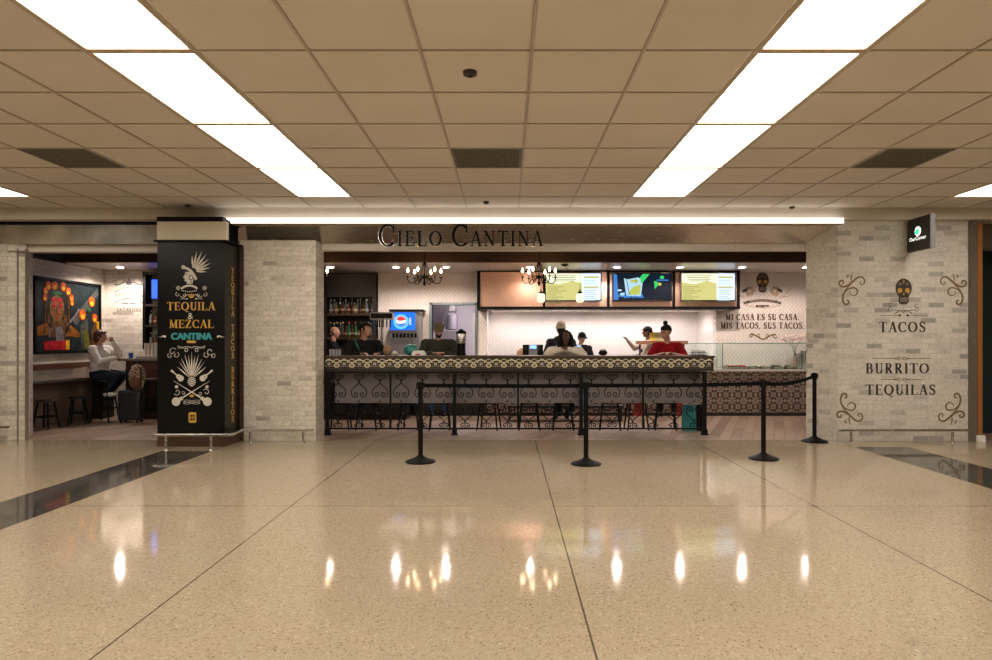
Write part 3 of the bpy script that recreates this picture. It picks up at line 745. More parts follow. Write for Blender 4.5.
# head with feather crest
d = D(); d.mat(IVORY); hx, hy = C4(189, 275.5)
for k, a in enumerate((96, 82, 68, 54, 40, 27, 14, 0)):
    L_ = (.23, .29, .31, .30, .29, .28, .25, .2)[k]; aa = math.radians(a-2); bx, by = hx+.06, hy+.06
    ca, sa = math.cos(aa), math.sin(aa); ln = lambda t, w_: (bx+ca*t-sa*w_, by+sa*t+ca*w_)
    d.poly([ln(.05, -.006), ln(L_*.6, -.014), ln(L_, 0), ln(L_*.6, .014), ln(.05, .006)])
d.poly([(hx-.05, hy+.05), (hx+.03, hy+.055), (hx+.075, hy), (hx+.06, hy-.07), (hx+.05, hy-.12), (hx-.03, hy-.12), (hx-.035, hy-.085), (hx-.065, hy-.08), (hx-.055, hy-.05), (hx-.085, hy-.03), (hx-.06, hy+.01)])
d.line(bez((hx-.10, hy+.11), (hx-.02, hy+.12), (hx+.06, hy+.06), (hx+.105, hy-.06), 10), .035); d.disc(hx-.08, hy+.12, .028)
d.line(bez((hx-.11, hy-.19), (hx-.04, hy-.13), (hx+.06, hy-.13), (hx+.12, hy-.19), 10), .028)
for k in range(9): d.disc(hx-.10+k*.026, hy-.215-.018*math.sin(PI*k/8), .008, n=8)
d.mat(BAN); d.line(arc(hx+.03, hy-.03, .026, .034, 0, 360, 16)[:-1], .010, 1, True); d.disc(hx-.035, hy+.012, .010, .006, 1); d.line([(hx+.03, hy-.06), (hx+.035, hy-.11)], .008, 1)
d.build('feathered_head_emblem', IVORY, r)
# scrolls
def wave(d, cx, cy, w, h, n=1, t=.008):
    for sx in (-1, 1):
        d.line(bez((cx+sx*w*.08, cy), (cx+sx*w*.3, cy+h), (cx+sx*w*.35, cy-h), (cx+sx*w*.6, cy), 12), t); d.line(spiral(cx+sx*w*.75, cy+h*.3, h*.12, h*.5, 90, 90+sx*340, 14), t*.8)
        d.line(spiral(cx+sx*w*.4, cy+h*.2, h*.1, h*.35, 90, 90-sx*340, 14), t*.8)
d = D(); cx, cy = C4(191.5, 296); d.mat(IVORY); wave(d, cx, cy, .26, .07)
for sx in (-1, 1): d.line(arc(cx+sx*.19, cy+.115, .025, .025, 0, 360, 14)[:-1], .008, 0, True); d.line(arc(cx+sx*.19, cy+.115, .010, .010, 0, 360, 10)[:-1], .006, 0, True); d.line([(cx+sx*.06, cy-.04), (cx+sx*.16, cy-.04)], .006); d.disc(cx+sx*.065, cy-.04, .011)
d.mat(GOLD).poly(arc(cx, cy, .04, .03, 0, 360, 14)[:-1], 1).mat(BAN).line([(cx-.02, cy-.005), (cx-.01, cy+.01), (cx, cy-.005), (cx+.01, cy+.01), (cx+.02, cy-.005)], .005, 2)
d.build('upper_scroll', IVORY, r)
d = D(); d.mat(IVORY)
for sx in (-1, 1):
    x0, y0 = C4(191.5, 337); d.line(bez((x0+sx*.37, y0), (x0+sx*.43, y0+.04), (x0+sx*.40, y0-.02), (x0+sx*.47, y0+.005), 10), lambda k: .024*(1-k)+.004)
cx, cy = C4(191.5, 346); d.line(bez((cx-.2, cy), (cx-.1, cy-.05), (cx-.06, cy+.03), (cx, cy-.03), 10) + bez((cx, cy-.03), (cx+.06, cy+.03), (cx+.1, cy-.05), (cx+.2, cy), 10), .007)
cx, cy = C4(191.5, 351.5)
for sx in (-1, 1):
    d.line(spiral(cx+sx*.27, cy+.0, .02, .055, 0, sx*330, 14), .007); d.line(spiral(cx+sx*.22, cy-.05, .015, .045, 90, 90-sx*330, 14), .007); d.line(spiral(cx+sx*.31, cy-.06, .015, .035, 90, 90+sx*330, 14), .006)
    d.line(arc(cx+sx*.075, cy+.02, .022, .022, 0, 360, 12)[:-1], .007, 0, True); d.line([(cx+sx*.03, cy+.05), (cx+sx*.2, cy+.05)], .005)
d.build('middle_scroll', IVORY, r)
# agave
d = D(); d.mat(IVORY); ax, ay = C4(191.8, 379)
for a, L_ in ((140, .27), (126, .31), (117, .33), (106, .37), (98, .35), (90, .39), (82, .35), (74, .37), (63, .33), (54, .31), (40, .27)):
    aa = math.radians(a); ca, sa = math.cos(aa), math.sin(aa); w_ = .0095 if a in (140, 117, 98, 90, 82, 63, 40, 106, 74) else .006
    ln = lambda t, q: (ax+ca*t-sa*q, ay+sa*t+ca*q); d.poly([ln(.05, -w_*.5), ln(L_*.55, -w_), ln(L_, 0), ln(L_*.55, w_), ln(.05, w_*.5)])
d.disc(ax, ay-.035, .058, .07); d.mat(BAN)
for k in range(-2, 3): d.line([(ax-.06, ay-.035+k*.03), (ax+.06, ay-.035+k*.03+.03)], .005, 1); d.line([(ax-.06, ay-.005+k*.03), (ax+.06, ay-.035+k*.03)], .005, 1)
d.build('agave_emblem', IVORY, r)
for sx in (-1, 1):
    d = D(); d.mat(IVORY); gx, gy = C4(191.8+sx*13.2, 376.5); ux, uy = sx*.72, .60
    d.line([(gx, gy), (gx+ux*.11, gy+uy*.11)], .016); d.line([(gx+ux*.10, gy+uy*.10), (gx+ux*.15, gy+uy*.15)], .026); d.disc(gx, gy, .034); d.disc(gx-ux*.045, gy-uy*.045, .043)
    d.mat(BAN).disc(gx, gy, .008, lay=1); d.build('guitar_emblem', IVORY, r)
d = D(); d.mat(IVORY); kx, ky = C4(191.8, 392)
for sx in (-1, 1):
    bx, by = C4(191.8+sx*15.6, 401.6); d.disc(bx, by, .062); d.line([(bx, by), (kx-sx*.0, ky), (kx-sx*.26, ky+.16)], lambda k: .020*(1-k)+.003)
    d.line([(bx+sx*-.05, by+.03), (bx-sx*.09, by+.055)], .05)
    d.line(spiral(kx+sx*.21, ky+.0, .015, .05, 180, 180+sx*330, 14), .007); d.line(spiral(kx+sx*.12, ky-.02, .01, .03, 180, 180-sx*330, 14), .006); d.disc(kx+sx*.22, ky+.075, .022)
for k in (-1, 1):
    for q in (0, 1): d.line(bez((kx-.12, ky-.13-.03*q), (kx-.04, ky-.13-.03*q+k*.05), (kx+.04, ky-.13-.03*q-k*.05), (kx+.12, ky-.13-.03*q), 12), .005)
d.mat(GOLD).poly(arc(kx, ky-.055, .032, .018, 0, 360, 12)[:-1], 1)
d.build('crossed_maracas_emblem', IVORY, r)
d = D(); d.mat(GOLD); cx, cy = C4(192.5, 417.5)
d.rect(cx-.055, cx+.055, cy-.065, cy+.065); d.rect(cx-.045, cx+.045, cy-.075, cy+.075); d.mat(BAN); d.rect(cx-.036, cx+.036, cy-.04, cy+.04, 1); d.mat(GOLD)
for k in (-1, 0, 1): d.rect(cx+k*.022-.005, cx+k*.022+.005, cy-.028, cy+.028, 2)
d.build('gold_badge', GOLD, r)
# side lettering, upright letters stacked down the right face
d = Draw((.486, 9.51 - 9.51, -.17), u=(0, 1, 0), v=(0, 0, 1), t=.003); d.mat(GOLD)
zt_ = 2.60
for ch in 'TEQUILA TACOS BURRITOS':
    if ch != ' ': d.text(ch, .27, zt_-.085, .085, 1.2, wide=1.5)
    zt_ -= .1045
d.build('side_lettering', GOLD, r)

# ------------------------------------------------------------------ blade sign
r = empty('blade_sign', (6.11, 9.78, 2.86), 'dark hanging blade sign with a lit green and white emblem above the brick column', 'sign')
m = MB(); m.box(-.03, .03, -.28, .262, 0, .49); m.build('sign_box', M('charcoal_panel', (.030, .025, .022), .4), r, 0, bevel=.004)
m = MB(); m.box(-.035, .035, -.30, -.28, -.004, .49); m.build('edge_trim', M('grey_edge', (.18, .18, .19), .4), r, 0)
d = Draw((-.0305, 0, 0), u=(0, -1, 0), v=(0, 0, 1), t=.004); LW = EM('sign_white_glow', (1, .95, .85), 1.6); LG = EM('sign_green_glow', (.02, .85, .22), 1.6)
d.mat(LW)
vs, fs = join_text('OurCorner', .075); d.raw(vs, fs, .0, .155, 1.12, 1)
for k in range(10): a = k*PI*2/10; d.disc(.0+.05*math.cos(a), .285+.05*math.sin(a), .022, n=8)
d.rect(-.008, .008, .21, .26); d.mat(LG).disc(-.005, .28, .042, lay=2); d.disc(-.045, .27, .018, lay=2); d.build('lit_emblem', LW, r)

# ------------------------------------------------------------------ painting on the left wall (plane X=-8.27, runs in Y 11.53..13.4)
r = empty('painting', (-8.27, 12.46, 1.29), 'large framed portrait of a long-haired figure with orange flowers on the brick wall', 'painting')
m = MB()
for a in ((-.94, -.90, 0, 1.37), (.90, .94, 0, 1.37), (-.94, .94, 0, .04), (-.94, .94, 1.33, 1.37)): m.box(0, .05, a[0], a[1], a[2], a[3])
m.build('frame', BLK, r, 0)
def pm(n, c): return M('paint_'+n, c, .6, var=.45, scale=14, Specular_IOR_Level=.1)
NV = pm('night', (.010, .018, .021)); SK = pm('ochre_face', (.15, .085, .022)); HR = pm('black_hair', (.008, .007, .007)); OR = pm('orange', (.50, .085, .008)); ORD = pm('burnt_orange', (.22, .075, .008)); YE = pm('yellow', (.68, .36, .02)); RD = pm('red', (.38, .012, .02)); GY = pm('grey_smoke', (.055, .058, .055)); OL = pm('olive', (.12, .12, .015)); LV = pm('pale_lavender', (.14, .125, .14)); GR = pm('green', (.02, .10, .03)); BR = pm('brown', (.10, .045, .015))
d = Draw((.01, 0, 0), u=(0, 1, 0), v=(0, 0, 1), t=.006); d.n = Vector((1, 0, 0))
W_, H_ = 1.80, 1.29
def q(a, b): return (-.90 + a*W_, .04 + (1-b)*H_)     # a,b in 0..1 from top left
d.mat(NV).rect(-.90, .90, .04, 1.33); d.mat(GY)
d.poly([q(.52, .55), q(.98, .03), q(1, .12), q(.62, .62)], 1); d.poly([q(.68, .62), q(.80, .5), q(.84, .98), q(.70, .98)], 1)
d.mat(OL).poly([q(.72, .7), q(.80, .66), q(.86, .97), q(.76, .98)], 2)
d.mat(HR).poly([q(.14, .25), q(.22, .12), q(.40, .12), q(.5, .27), q(.57, .6), q(.55, .8), q(.1, .8), q(.07, .58)], 2)
d.mat(ORD).poly([q(.02, .66), q(.16, .6), q(.25, .76), q(.02, .78)], 3).poly([q(.45, .78), q(.52, .62), q(.66, .72), q(.66, .8)], 3)
d.mat(BR).poly([q(.25, .55), q(.42, .55), q(.46, .8), q(.2, .8)], 3)
d.mat(SK).poly([q(.2+.22*.5+.11*math.cos(math.radians(t)), .39-.19*math.sin(math.radians(t))) for t in range(0, 360, 18)], 4)
d.mat(RD)
for a in (.265, .36): d.disc(*q(a, .35), .045, .05, 5)
for a in (.25, .30, .34, .38): d.line([q(a, .24), q(a+.005, .31), q(a-.005, .50)], .012, 5)
d.mat(BR).poly([q(.17, .45), q(.21, .5), q(.22, .62), q(.17, .6)], 5).poly([q(.42, .45), q(.46, .5), q(.46, .66), q(.41, .6)], 5)
d.line(bez(q(.16, .2), q(.12, .4), q(.16, .55), q(.12, .78)), .03, 5); d.line(bez(q(.47, .25), q(.52, .4), q(.46, .55), q(.52, .76)), .03, 5)
d.mat(LV); d.line(bez(q(.46, .62), q(.52, .56), q(.58, .52), q(.66, .38)), .05, 3); d.line(bez(q(.24, .68), q(.20, .66), q(.18, .72), q(.2, .8)), .03, 6)
d.mat(RD)
d.poly([q(.22, .24), q(.40, .24), q(.36, .31), q(.31, .28), q(.26, .31)], 5); d.disc(*q(.31, .53), .04, .02, 5)
d.mat(HR); d.disc(*q(.265, .36), .028, .014, 6); d.disc(*q(.36, .36), .028, .014, 6); d.line([q(.31, .36), q(.30, .46), q(.33, .47)], .012, 6)
d.mat(LV).poly([q(.28, .66), q(.38, .64), q(.42, .84), q(.30, .88)], 5)
d.mat(RD).poly([q(.12, .86), q(.5, .84), q(.5, .98), q(.12, .98)], 5); d.mat(YE).poly([q(.44, .84), q(.5, .84), q(.5, .98), q(.44, .98)], 6)
for (a, b, rr) in ((.18, .08, .075), (.27, .07, .08), (.40, .07, .08), (.48, .13, .07), (.53, .22, .065), (.54, .29, .055), (.14, .16, .065), (.13, .25, .06), (.87, .25, .095), (.71, .46, .10), (.92, .5, .085)):
    x_, y_ = q(a, b); d.mat(OR).disc(x_, y_, rr, rr*1.05, 7); d.mat(YE).disc(x_, y_-rr*.35, rr*.55, rr*.45, 8)
d.mat(YE).poly([q(.95, .55), q(1, .55), q(1, .68), q(.96, .66)], 8)
d.mat(BR).poly([q(.86, .95), q(.86, .72), q(.93, .55), q(.97, .7), q(.96, .9)], 8); d.mat(GR).disc(*q(.83, .38), .05, .04, 8).disc(*q(.31, .17), .14, .035, 6)
d.build('canvas', NV, r)

# ------------------------------------------------------------------ low crash rails
def crash(name, label, segs, posts, zr=.19):
    r = empty(name, (posts[0][0], posts[0][1], 0), label, 'crash rail', 'low steel crash rails along the pillars'); ox, oy = posts[0]
    m = MB()
    for a, b in segs: m.bar((a[0]-ox, a[1]-oy, zr), (b[0]-ox, b[1]-oy, zr), .045, .035)
    m.build('rail', STEEL, r, 0, bevel=.006)
    for p in posts: m = MB(); m.cyl((p[0]-ox, p[1]-oy, 0), (p[0]-ox, p[1]-oy, zr-.012), .019); m.lathe((p[0]-ox, p[1]-oy, 0), [(.035, 0), (.03, .008)], 16); m.build('post', STEEL, r)
ya, yb2 = 9.22, 9.86
crash('crash_rail', 'low steel rail around the foot of the black banner pillar', [((X(153, ya), ya), (X(231.5, ya), ya)), ((X(231.5, ya), ya), (X(244, yb2), yb2))], [(X(166, ya), ya), (X(211, ya), ya)], .21)
crash('crash_rail', 'low steel rail before the cream brick column left of the bar', [((X(242, yb2), yb2), (X(313, yb2), yb2))], [(X(250.5, yb2), yb2), (X(303, yb2), yb2)])
crash('crash_rail', 'low steel rail before the TACOS column', [((X(838.5, yb2), yb2), (X(971, yb2), yb2))], [(X(851, yb2), yb2), (X(952.5, yb2), yb2)])
crash('crash_rail', 'low steel rail end before the brick wall at the left photo edge', [((-8.4, 9.9), (X(9, 9.9), 9.9))], [(-7.9, 9.9), (-8.3, 9.9)], .23)

# ------------------------------------------------------------------ queue posts
def stanchion(x, y, h, label):
    r = empty('queue_post', (x, y, 0), label, 'queue post', 'black belt queue posts')
    m = MB(); m.lathe((0, 0, 0), [(.185, 0), (.19, .012), (.175, .022), (.10, .045), (.05, .07), (.035, .085)], 36); m.build('base', BLK, r)
    m = MB(); m.cyl((0, 0, .07), (0, 0, h-.09), .030, n=20); m.build('pole', BLK, r)
    m = MB(); m.lathe((0, 0, h-.10), [(.036, 0), (.040, .008), (.040, .09), (.034, .10)], 20)
    for k in range(4): a = k*PI/2; m.box(math.cos(a)*.04-.012, math.cos(a)*.04+.012, math.sin(a)*.04-.012, math.sin(a)*.04+.012, h-.075, h-.015)
    m.build('belt_head', BLK, r); return r
YP = [8.30, 8.15, 8.52, 9.98]; XP = [X(420.5, YP[0]), X(586, YP[1]), X(763.5, YP[2]), X(814.5, YP[3])]
HP = [1.01, 1.02, 1.02, 1.04]
LB = ['black queue post at the left end of the belt, before the railing', 'black queue post before the middle of the railing, second along the belt', 'black queue post before the tiled counter, third along the belt', 'black queue post beside the grey brick column, farthest away']
st = [stanchion(XP[i], YP[i], HP[i], LB[i]) for i in range(4)]
BELT = M('black_webbing', (.006, .006, .0065), .9, Specular_IOR_Level=.05)
for i, (a, b, sag) in enumerate(((0, 1, .006), (1, 2, .012), (2, 3, .05))):
    pa = Vector((XP[a], YP[a], HP[a]-.047)); pb = Vector((XP[b], YP[b], HP[b]-.047)); m = MB(); n_ = 14
    if i == 0: pb.z = pa.z + .005
    pts = [pa.lerp(pb, k/n_) - Vector((0, 0, sag*4*(k/n_)*(1-k/n_))) for k in range(n_+1)]
    d_ = (pb-pa).normalized(); sd = Vector((-d_.y, d_.x, 0))*.0015; up = Vector((0, 0, .024))
    vs = []
    for p in pts: p = p - Vector((XP[a], YP[a], 0)); vs += [p-sd-up, p+sd-up, p+sd+up, p-sd+up]
    m.add(vs, [(4*k+j, 4*k+(j+1) % 4, 4*k+4+(j+1) % 4, 4*k+4+j) for k in range(n_) for j in range(4)] + [(3, 2, 1, 0), (4*n_, 4*n_+1, 4*n_+2, 4*n_+3)])
    m.build('belt', BELT, st[a])

# ------------------------------------------------------------------ bar ledge and railing
YR = 10.72
x0b, x1b = -2.93, X(712, YR)
r = empty('bar_counter', (0, YR, 0), 'long bar ledge with a painted scroll tile border across the shop front', 'bar counter')
m = MB(); m.box(x0b, x1b-.02, -.02, .42, 1.045, 1.245); m.build('apron', BLKW, r, 0)
m = MB(); m.box(x0b, x1b, -.05, -.02, 1.075, 1.255); m.box(x1b-.02, x1b+.01, -.05, .44, 1.075, 1.255); m.build('tile_border', APR, r, 0)
m = MB(); m.box(x0b, x1b+.025, -.075, .47, 1.250, 1.282); m.build('top', WAL, r, 0, bevel=.006)
m = MB(); m.box(x0b, x1b+.01, -.06, .40, 1.035, 1.072); m.build('lower_moulding', BLKW, r, 0)
m = MB(); m.box(x0b+.1, x1b-.14, .16, .18, .50, 1.045); m.build('screen_panel', FRO, r, 0)
RY = YR - .03
r = empty('railing', (0, RY, 0), 'black wrought iron railing of heart scrolls under the bar ledge', 'railing')
postx = [X(p, RY) for p in (327.5, 390.5, 454.5, 518, 581, 643, 704.5)]
m = MB(); m.box(postx[0]-.03, postx[-1]+.03, -.02, .02, .998, 1.03); m.build('top_rail', IRON, r, 0)
m = MB(); m.box(postx[0]-.02, postx[-1]+.02, -.015, .015, .092, .118); m.build('bottom_rail', IRON, r, 0)
for i, px in enumerate(postx):
    m = MB(); thick = i in (0, 2, 4, 6); w_ = .028 if thick else .016
    m.box(px-w_, px+w_, -w_, w_, 0 if thick else .092, 1.0)
    if thick: m.box(px-.055, px+.055, -.05, .05, 0, .022); m.box(px-.04, px+.04, -.036, .036, .022, .10)
    m.build('post', IRON, r, 0)
def ironscroll(cx):
    m = MB(); T = .0085
    def q(pts, rr=T): m.tube([(cx+a, 0, b) for a, b in pts], rr, 6)
    zc = .535
    def half(s):
        Zf = lambda v: zc + s*v
        for sx in (-1, 1):
            # heart / lyre curve from apex outward and curling inside
            q([(sx*a, Zf(b)) for a, b in bez((0, .315), (.02, .26), (.125, .24), (.125, .15), 12) + bez((.125, .15), (.125, .06), (.03, .055), (.022, .12), 10)[1:] + spiral(.055, .125, .033, .014, 190, -90, 14)[1:]])
        if s > 0:
            for sx in (-1, 1):
                q([(sx*a, b) for a, b in bez((0, .865), (.02, .90), (.02, .905), (.045, .915), 6)] + [(sx*a, b) for a, b in spiral(.052, .950, .036, .014, -100, 230, 16)])
            q([(0, .86), (0, .998)], .007)
        else:
            for sx in (-1, 1): q([(sx*a, b) for a, b in bez((0, .215), (.01, .20), (.02, .19), (.04, .185), 6)] + [(sx*a, b) for a, b in spiral(.046, .155, .030, .012, 100, -220, 14)])
            q([(0, .22), (0, .11)], .007)
    half(1); half(-1)
    m.ell((cx, 0, zc+.012), (.02, .012, .012), nu=8, nv=6); m.ell((cx, 0, .86), (.014, .012, .014), nu=8, nv=6)
    m.build('scroll', IRON, r)
for i in range(6):
    a, b = postx[i], postx[i+1]
    for k in range(3): ironscroll(a + (b-a)*(k+.5)/3)

# ------------------------------------------------------------------ stools along the bar (patrons' side)
def stool(seat_h, top_r, foot_r, thick=.012, back=False, seatm=None):
    r = empty('bar_stool', (0, 0, 0), 'x', 'stool')
    m = MB(); m.lathe((0, 0, seat_h-.035), [(top_r*.9, 0), (top_r, .006), (top_r, .026), (top_r*.9, .035)], 28); m.build('seat', seatm or BLKW, r)
    cs = []
    for k in range(4):
        a = PI/4 + k*PI/2; c, s_ = math.cos(a), math.sin(a); tp = (c*top_r*.72, s_*top_r*.72, seat_h-.03); bt = (c*foot_r, s_*foot_r, 0)
        m = MB(); m.tube([tp, bt], thick, 8); m.build('leg', IRON, r); cs.append((Vector(tp), Vector(bt)))
    m = MB()
    for f_ in (.55,) if seat_h < .6 else (.45, .68):
        pts = [t_.lerp(b_, f_) for t_, b_ in cs]
        for k in range(4): m.tube([pts[k], pts[(k+1) % 4]], thick*.8, 6)
    m.build('stretcher', IRON, r)
    return r
s0 = stool(.85, .17, .25, .014); used = False
SPX = [(340, 'at the far left end of the bar ledge'), (369, 'under the man with the green strap'), (411, 'left of the man in the olive cap'), (440, 'under the man in the olive cap'), (489, 'between the olive cap and the cream coat'), (529, 'left of the person in the cream coat'),
       (563, 'under the person in the cream coat'), (610, 'right of the queue post in the middle'), (636, 'beside the red bag on the left'), (665, 'under the person in the red top')]
stools_x = {}
for px, w_ in SPX:
    yy = 11.38; yy = 11.38; loc = (X(px, 11.4), yy, 0); stools_x[px] = loc[0]
    if not used: s0.location = loc; s0['label'] = 'black metal bar stool ' + w_; s0['group'] = 'bar stools behind the railing'; used = True; s0.rotation_euler.z = .1
    else: dup(s0, loc, 'black metal bar stool ' + w_, rz=random.uniform(-.2, .2))
# ------------------------------------------------------------------ service counter
YV = 13.4
r = empty('service_counter', (1.6, YV, 0), 'long service counter faced with brown and white patterned tiles', 'counter')
ox = 1.6
m = MB(); m.box(-1.9-ox, 7.35-ox, .02, .62, 0, .90); m.build('body', BLKW, r, 0)
m = MB(); m.box(-.4-ox, 7.35-ox, 0, .02, .07, .90); m.build('tile_front', CEM, r, 0)
m = MB(); m.box(-1.9-ox, -.4-ox, 0, .02, .07, .90); m.build('wood_front', BLKW, r, 0)
m = MB(); m.box(-1.95-ox, 7.38-ox, -.04, .66, .90, .945); m.build('top', STONE, r, 0, bevel=.004)
m = MB(); m.box(-1.9-ox, 7.35-ox, .03, .05, 0, .07); m.build('toe_kick', BLK, r, 0)
r = empty('sneeze_guard', (5.2, YV, .945), 'clear glass food guard standing on the tiled service counter', 'glass guard')
x0g_, x1g_ = X(723, YV)-5.2, 7.3-5.2
m = MB(); m.box(x0g_, x1g_, .05, .058, 0, .52); m.build('front_pane', GLS, r, 0)
m = MB(); m.box(x0g_, x0g_+.012, .05, .5, 0, .52); m.build('side_pane', GLS, r, 0)
m = MB(); m.box(x0g_-.002, x0g_+.014, .044, .06, 0, .53); m.box(x0g_, x1g_, .046, .062, .52, .534); m.build('glass_edge', GEDGE, r, 0)
r = empty('sneeze_guard', (3.9, YV, .945), 'low clear glass guard left of the vertical green glass edge', 'glass guard')
x0q = X(686, YV)-3.9
m = MB(); m.box(x0q, x0g_+5.2-3.9-.03, .05, .058, .0, .52); m.build('front_pane', GLS, r, 0)
m = MB(); m.box(x0q, x0g_+5.2-3.9-.03, .046, .062, .52, .53); m.build('glass_edge', GEDGE, r, 0)
# food on the counter
TRAYM = M('tray_steel', (.55, .53, .5), .3, .8)
for (px, col, fn, lab) in ((731, (.45, .12, .06), 'brown', 'steel food tray of brown rice nearest the green glass edge'), (741, (.60, .10, .06), 'red', 'steel food tray with red peppers behind the glass'), (752, (.75, .70, .60), 'white', 'steel food tray of white cheese behind the glass'),
                         (763, (.70, .55, .42), 'tan', 'steel food tray of pale tortillas behind the glass'), (776, (.16, .10, .06), 'dark', 'steel food tray of dark beans behind the glass'), (788, (.35, .28, .12), 'olive', 'steel food tray of olive salad behind the glass')):
    x = X(px, 13.65); t = empty('food_tray', (x, 13.66, .945), lab, 'food tray', 'food trays behind the glass guard')
    m = MB()
    for a in ((-.105, .105, -.16, -.15), (-.105, .105, .15, .16), (-.105, -.095, -.16, .16), (.095, .105, -.16, .16)): m.box(*a, 0, .05)
    m.box(-.105, .105, -.16, .16, 0, .006); m.build('tray', TRAYM, t, 0)
    m = MB()
    for k in range(26): m.ell((random.uniform(-.08, .08), random.uniform(-.13, .13), .035+random.uniform(0, .03)), (.025, .02, .012), Euler((random.random(), random.random(), random.random()*3)).to_matrix(), 7, 5)
    o = m.build('food', M('food_'+fn, col, .6, var=.3), t); tag(o, kind='stuff')
m = MB(); m.lathe((0, 0, 0), [(.055, 0), (.085, .21), (.09, .215), (.082, .215), (.055, .02)], 24); tag(m.build('bucket', WHT, loc=(X(714.5, 13.45), 13.5, .945)), 'white plastic bucket on the service counter just right of the bar ledge end', 'bucket')
for k, (px, n) in enumerate(((798, 6), (804, 7))):
    for j in range(n):
        m = MB(); rr = .075 - .004*k; m.lathe((0, 0, 0), [(rr*.85, 0), (rr, .05), (rr*1.04, .054), (rr*.96, .052), (rr*.8, .008)], 20)
        tag(m.build('steel_bowl', TRAYM, loc=(X(px, 13.8), 13.8, .945+j*.053)), ('steel container in the shorter stack' if k == 0 else 'steel container in the taller stack by the brick column') + f', {["bottom", "second", "third", "fourth", "fifth", "sixth", "top"][j]} one up', 'container', 'stacked steel containers')
t = empty('flower_vase', (X(796, 13.7), 13.75, .945), 'vase of pale pink orchids by the brick column, over the counter', 'flowers')
m = MB(); m.lathe((0, 0, 0), [(.04, 0), (.055, .08), (.035, .2), (.045, .24)], 18); m.build('vase', M('clay_vase', (.35, .25, .2), .5), t)
m = MB()
for k in range(5): m.tube([(0, 0, .2), (-.05+.02*k, .0, .45), (-.25+.1*k, .02, .62)], .004, 5)
m.build('stem', M('green_stem', (.06, .12, .03), .6), t)
m = MB(); random.seed(3)
for k in range(22):
    c_ = (-.27+.5*random.random(), random.uniform(-.05, .05), .60+random.uniform(-.05, .09))
    for j in range(4): a = j*PI/2+k; m.ell((c_[0]+.022*math.cos(a), c_[1], c_[2]+.022*math.sin(a)), (.022, .008, .022), nu=7, nv=5)
m.build('blossoms', M('pink_petals', (.80, .66, .60), .5), t)

# registers on the counter
def register(px, lab, flip=1):
    t = empty('cash_register', (X(px, 13.3), 13.62, .945), lab, 'cash register', 'registers on the service counter')
    m = MB(); m.box(-.22, .22, -.18, .2, 0, .09); m.build('cash_drawer', WHT, t, 0, bevel=.005)
    m = MB(); m.cyl((0, .05, .09), (0, .05, .30), .03); m.build('stand', BLK, t)
    m = MB(); m.box(-.21, .21, .0, .04, .20, .50); m.build('screen', BLKG, t, 0, bevel=.006)
    m = MB(); m.box(-.085, .085, -.12, -.02, .14, .50); m.build('card_reader', M('grey_reader', (.20, .20, .21), .4), t, 0, bevel=.008)
    m = MB(); m.box(-.065, .065, -.126, -.119, .42, .485); m.build('reader_display', EM('reader_glow', (.25, .50, 1.0), 1.6), t, 0)
    m = MB(); m.box(-.08, .08, -.20, -.12, .09, .22); m.build('receipt_printer', WHT, t, 0, bevel=.006)
    return t
register(533.5, 'cash register beside the brown paper bag on the service counter'); register(578.5, 'cash register before the worker in the black cap')
m = MB(); w_, h_, t_ = .11, .44, .07
m.add([(-w_, -t_, 0), (w_, -t_, 0), (w_, t_, 0), (-w_, t_, 0), (-w_*.98, -t_, h_*.86), (w_*1.05, -t_, h_*.94), (w_*1.02, t_, h_), (-w_, t_, h_*.88), (-.02, -t_*.3, h_*1.02)], [(3, 2, 1, 0), (0, 1, 5, 4), (1, 2, 6, 5), (2, 3, 7, 6), (3, 0, 4, 7), (4, 5, 8), (5, 6, 8), (6, 7, 8), (7, 4, 8)])
o = m.build('paper_bag', M('kraft_paper', (.34, .19, .10), .8), smooth=0, loc=(X(522, 14.0), 14.02, .92)); tag(o, 'brown paper bag standing behind the register at the left', 'paper bag')
# back counter in the alcove
r = empty('prep_counter', (2.0, 15.2, 0), 'steel prep counter along the white tiled wall of the alcove', 'counter')
m = MB(); m.box(-2.4, 2.44, -.28, .3, 0, .88); m.build('body', M('prep_steel', (.4, .39, .38), .35, .8), r, 0); m = MB(); m.box(-2.42, 2.45, -.3, .3, .88, .92); m.build('top', STEEL, r, 0)
# wooden shelf behind the workers
zs = Z(344.3, 14.2)
r = empty('wood_shelf', (X(664, 14.2), 14.3, zs), 'brown wooden board shelf behind the person in the red top', 'shelf')
m = MB(); m.box(-.58, .52, -.09, .09, 0, .075); m.build('board', OAK, r, 0, bevel=.004)
m = MB(); 
for sx in (-.5, .45): m.bar((sx, 0, 0), (sx, 0, -zs+.945-.0), .03, .03)
m.build('upright', BLK, r, 0)
for k, (px, c, lab) in enumerate(((654, (.62, .42, .06), 'yellow paper food bag on the wooden shelf, beside the pointing worker'), (659, (.50, .38, .20), 'tan paper food bag in the shelf middle'), (664, (.55, .45, .28), 'pale paper food bag on the shelf behind the hair bun'))):
    m = MB(); a = .07
    m.add([(-a, -.05, 0), (a, -.05, 0), (a, .05, 0), (-a, .05, 0), (-a*1.1, -.03, .17), (a*1.05, -.02, .19), (a, .04, .18), (-a, .03, .16)], [(3, 2, 1, 0), (4, 5, 6, 7), (0, 1, 5, 4), (1, 2, 6, 5), (2, 3, 7, 6), (3, 0, 4, 7)])
    tag(m.build('food_bag', M(f'bag_paper_{k}', c, .7), smooth=0, loc=(X(px, 14.2), 14.28, zs+.075)), lab, 'food bag', 'food bags on the wooden shelf')

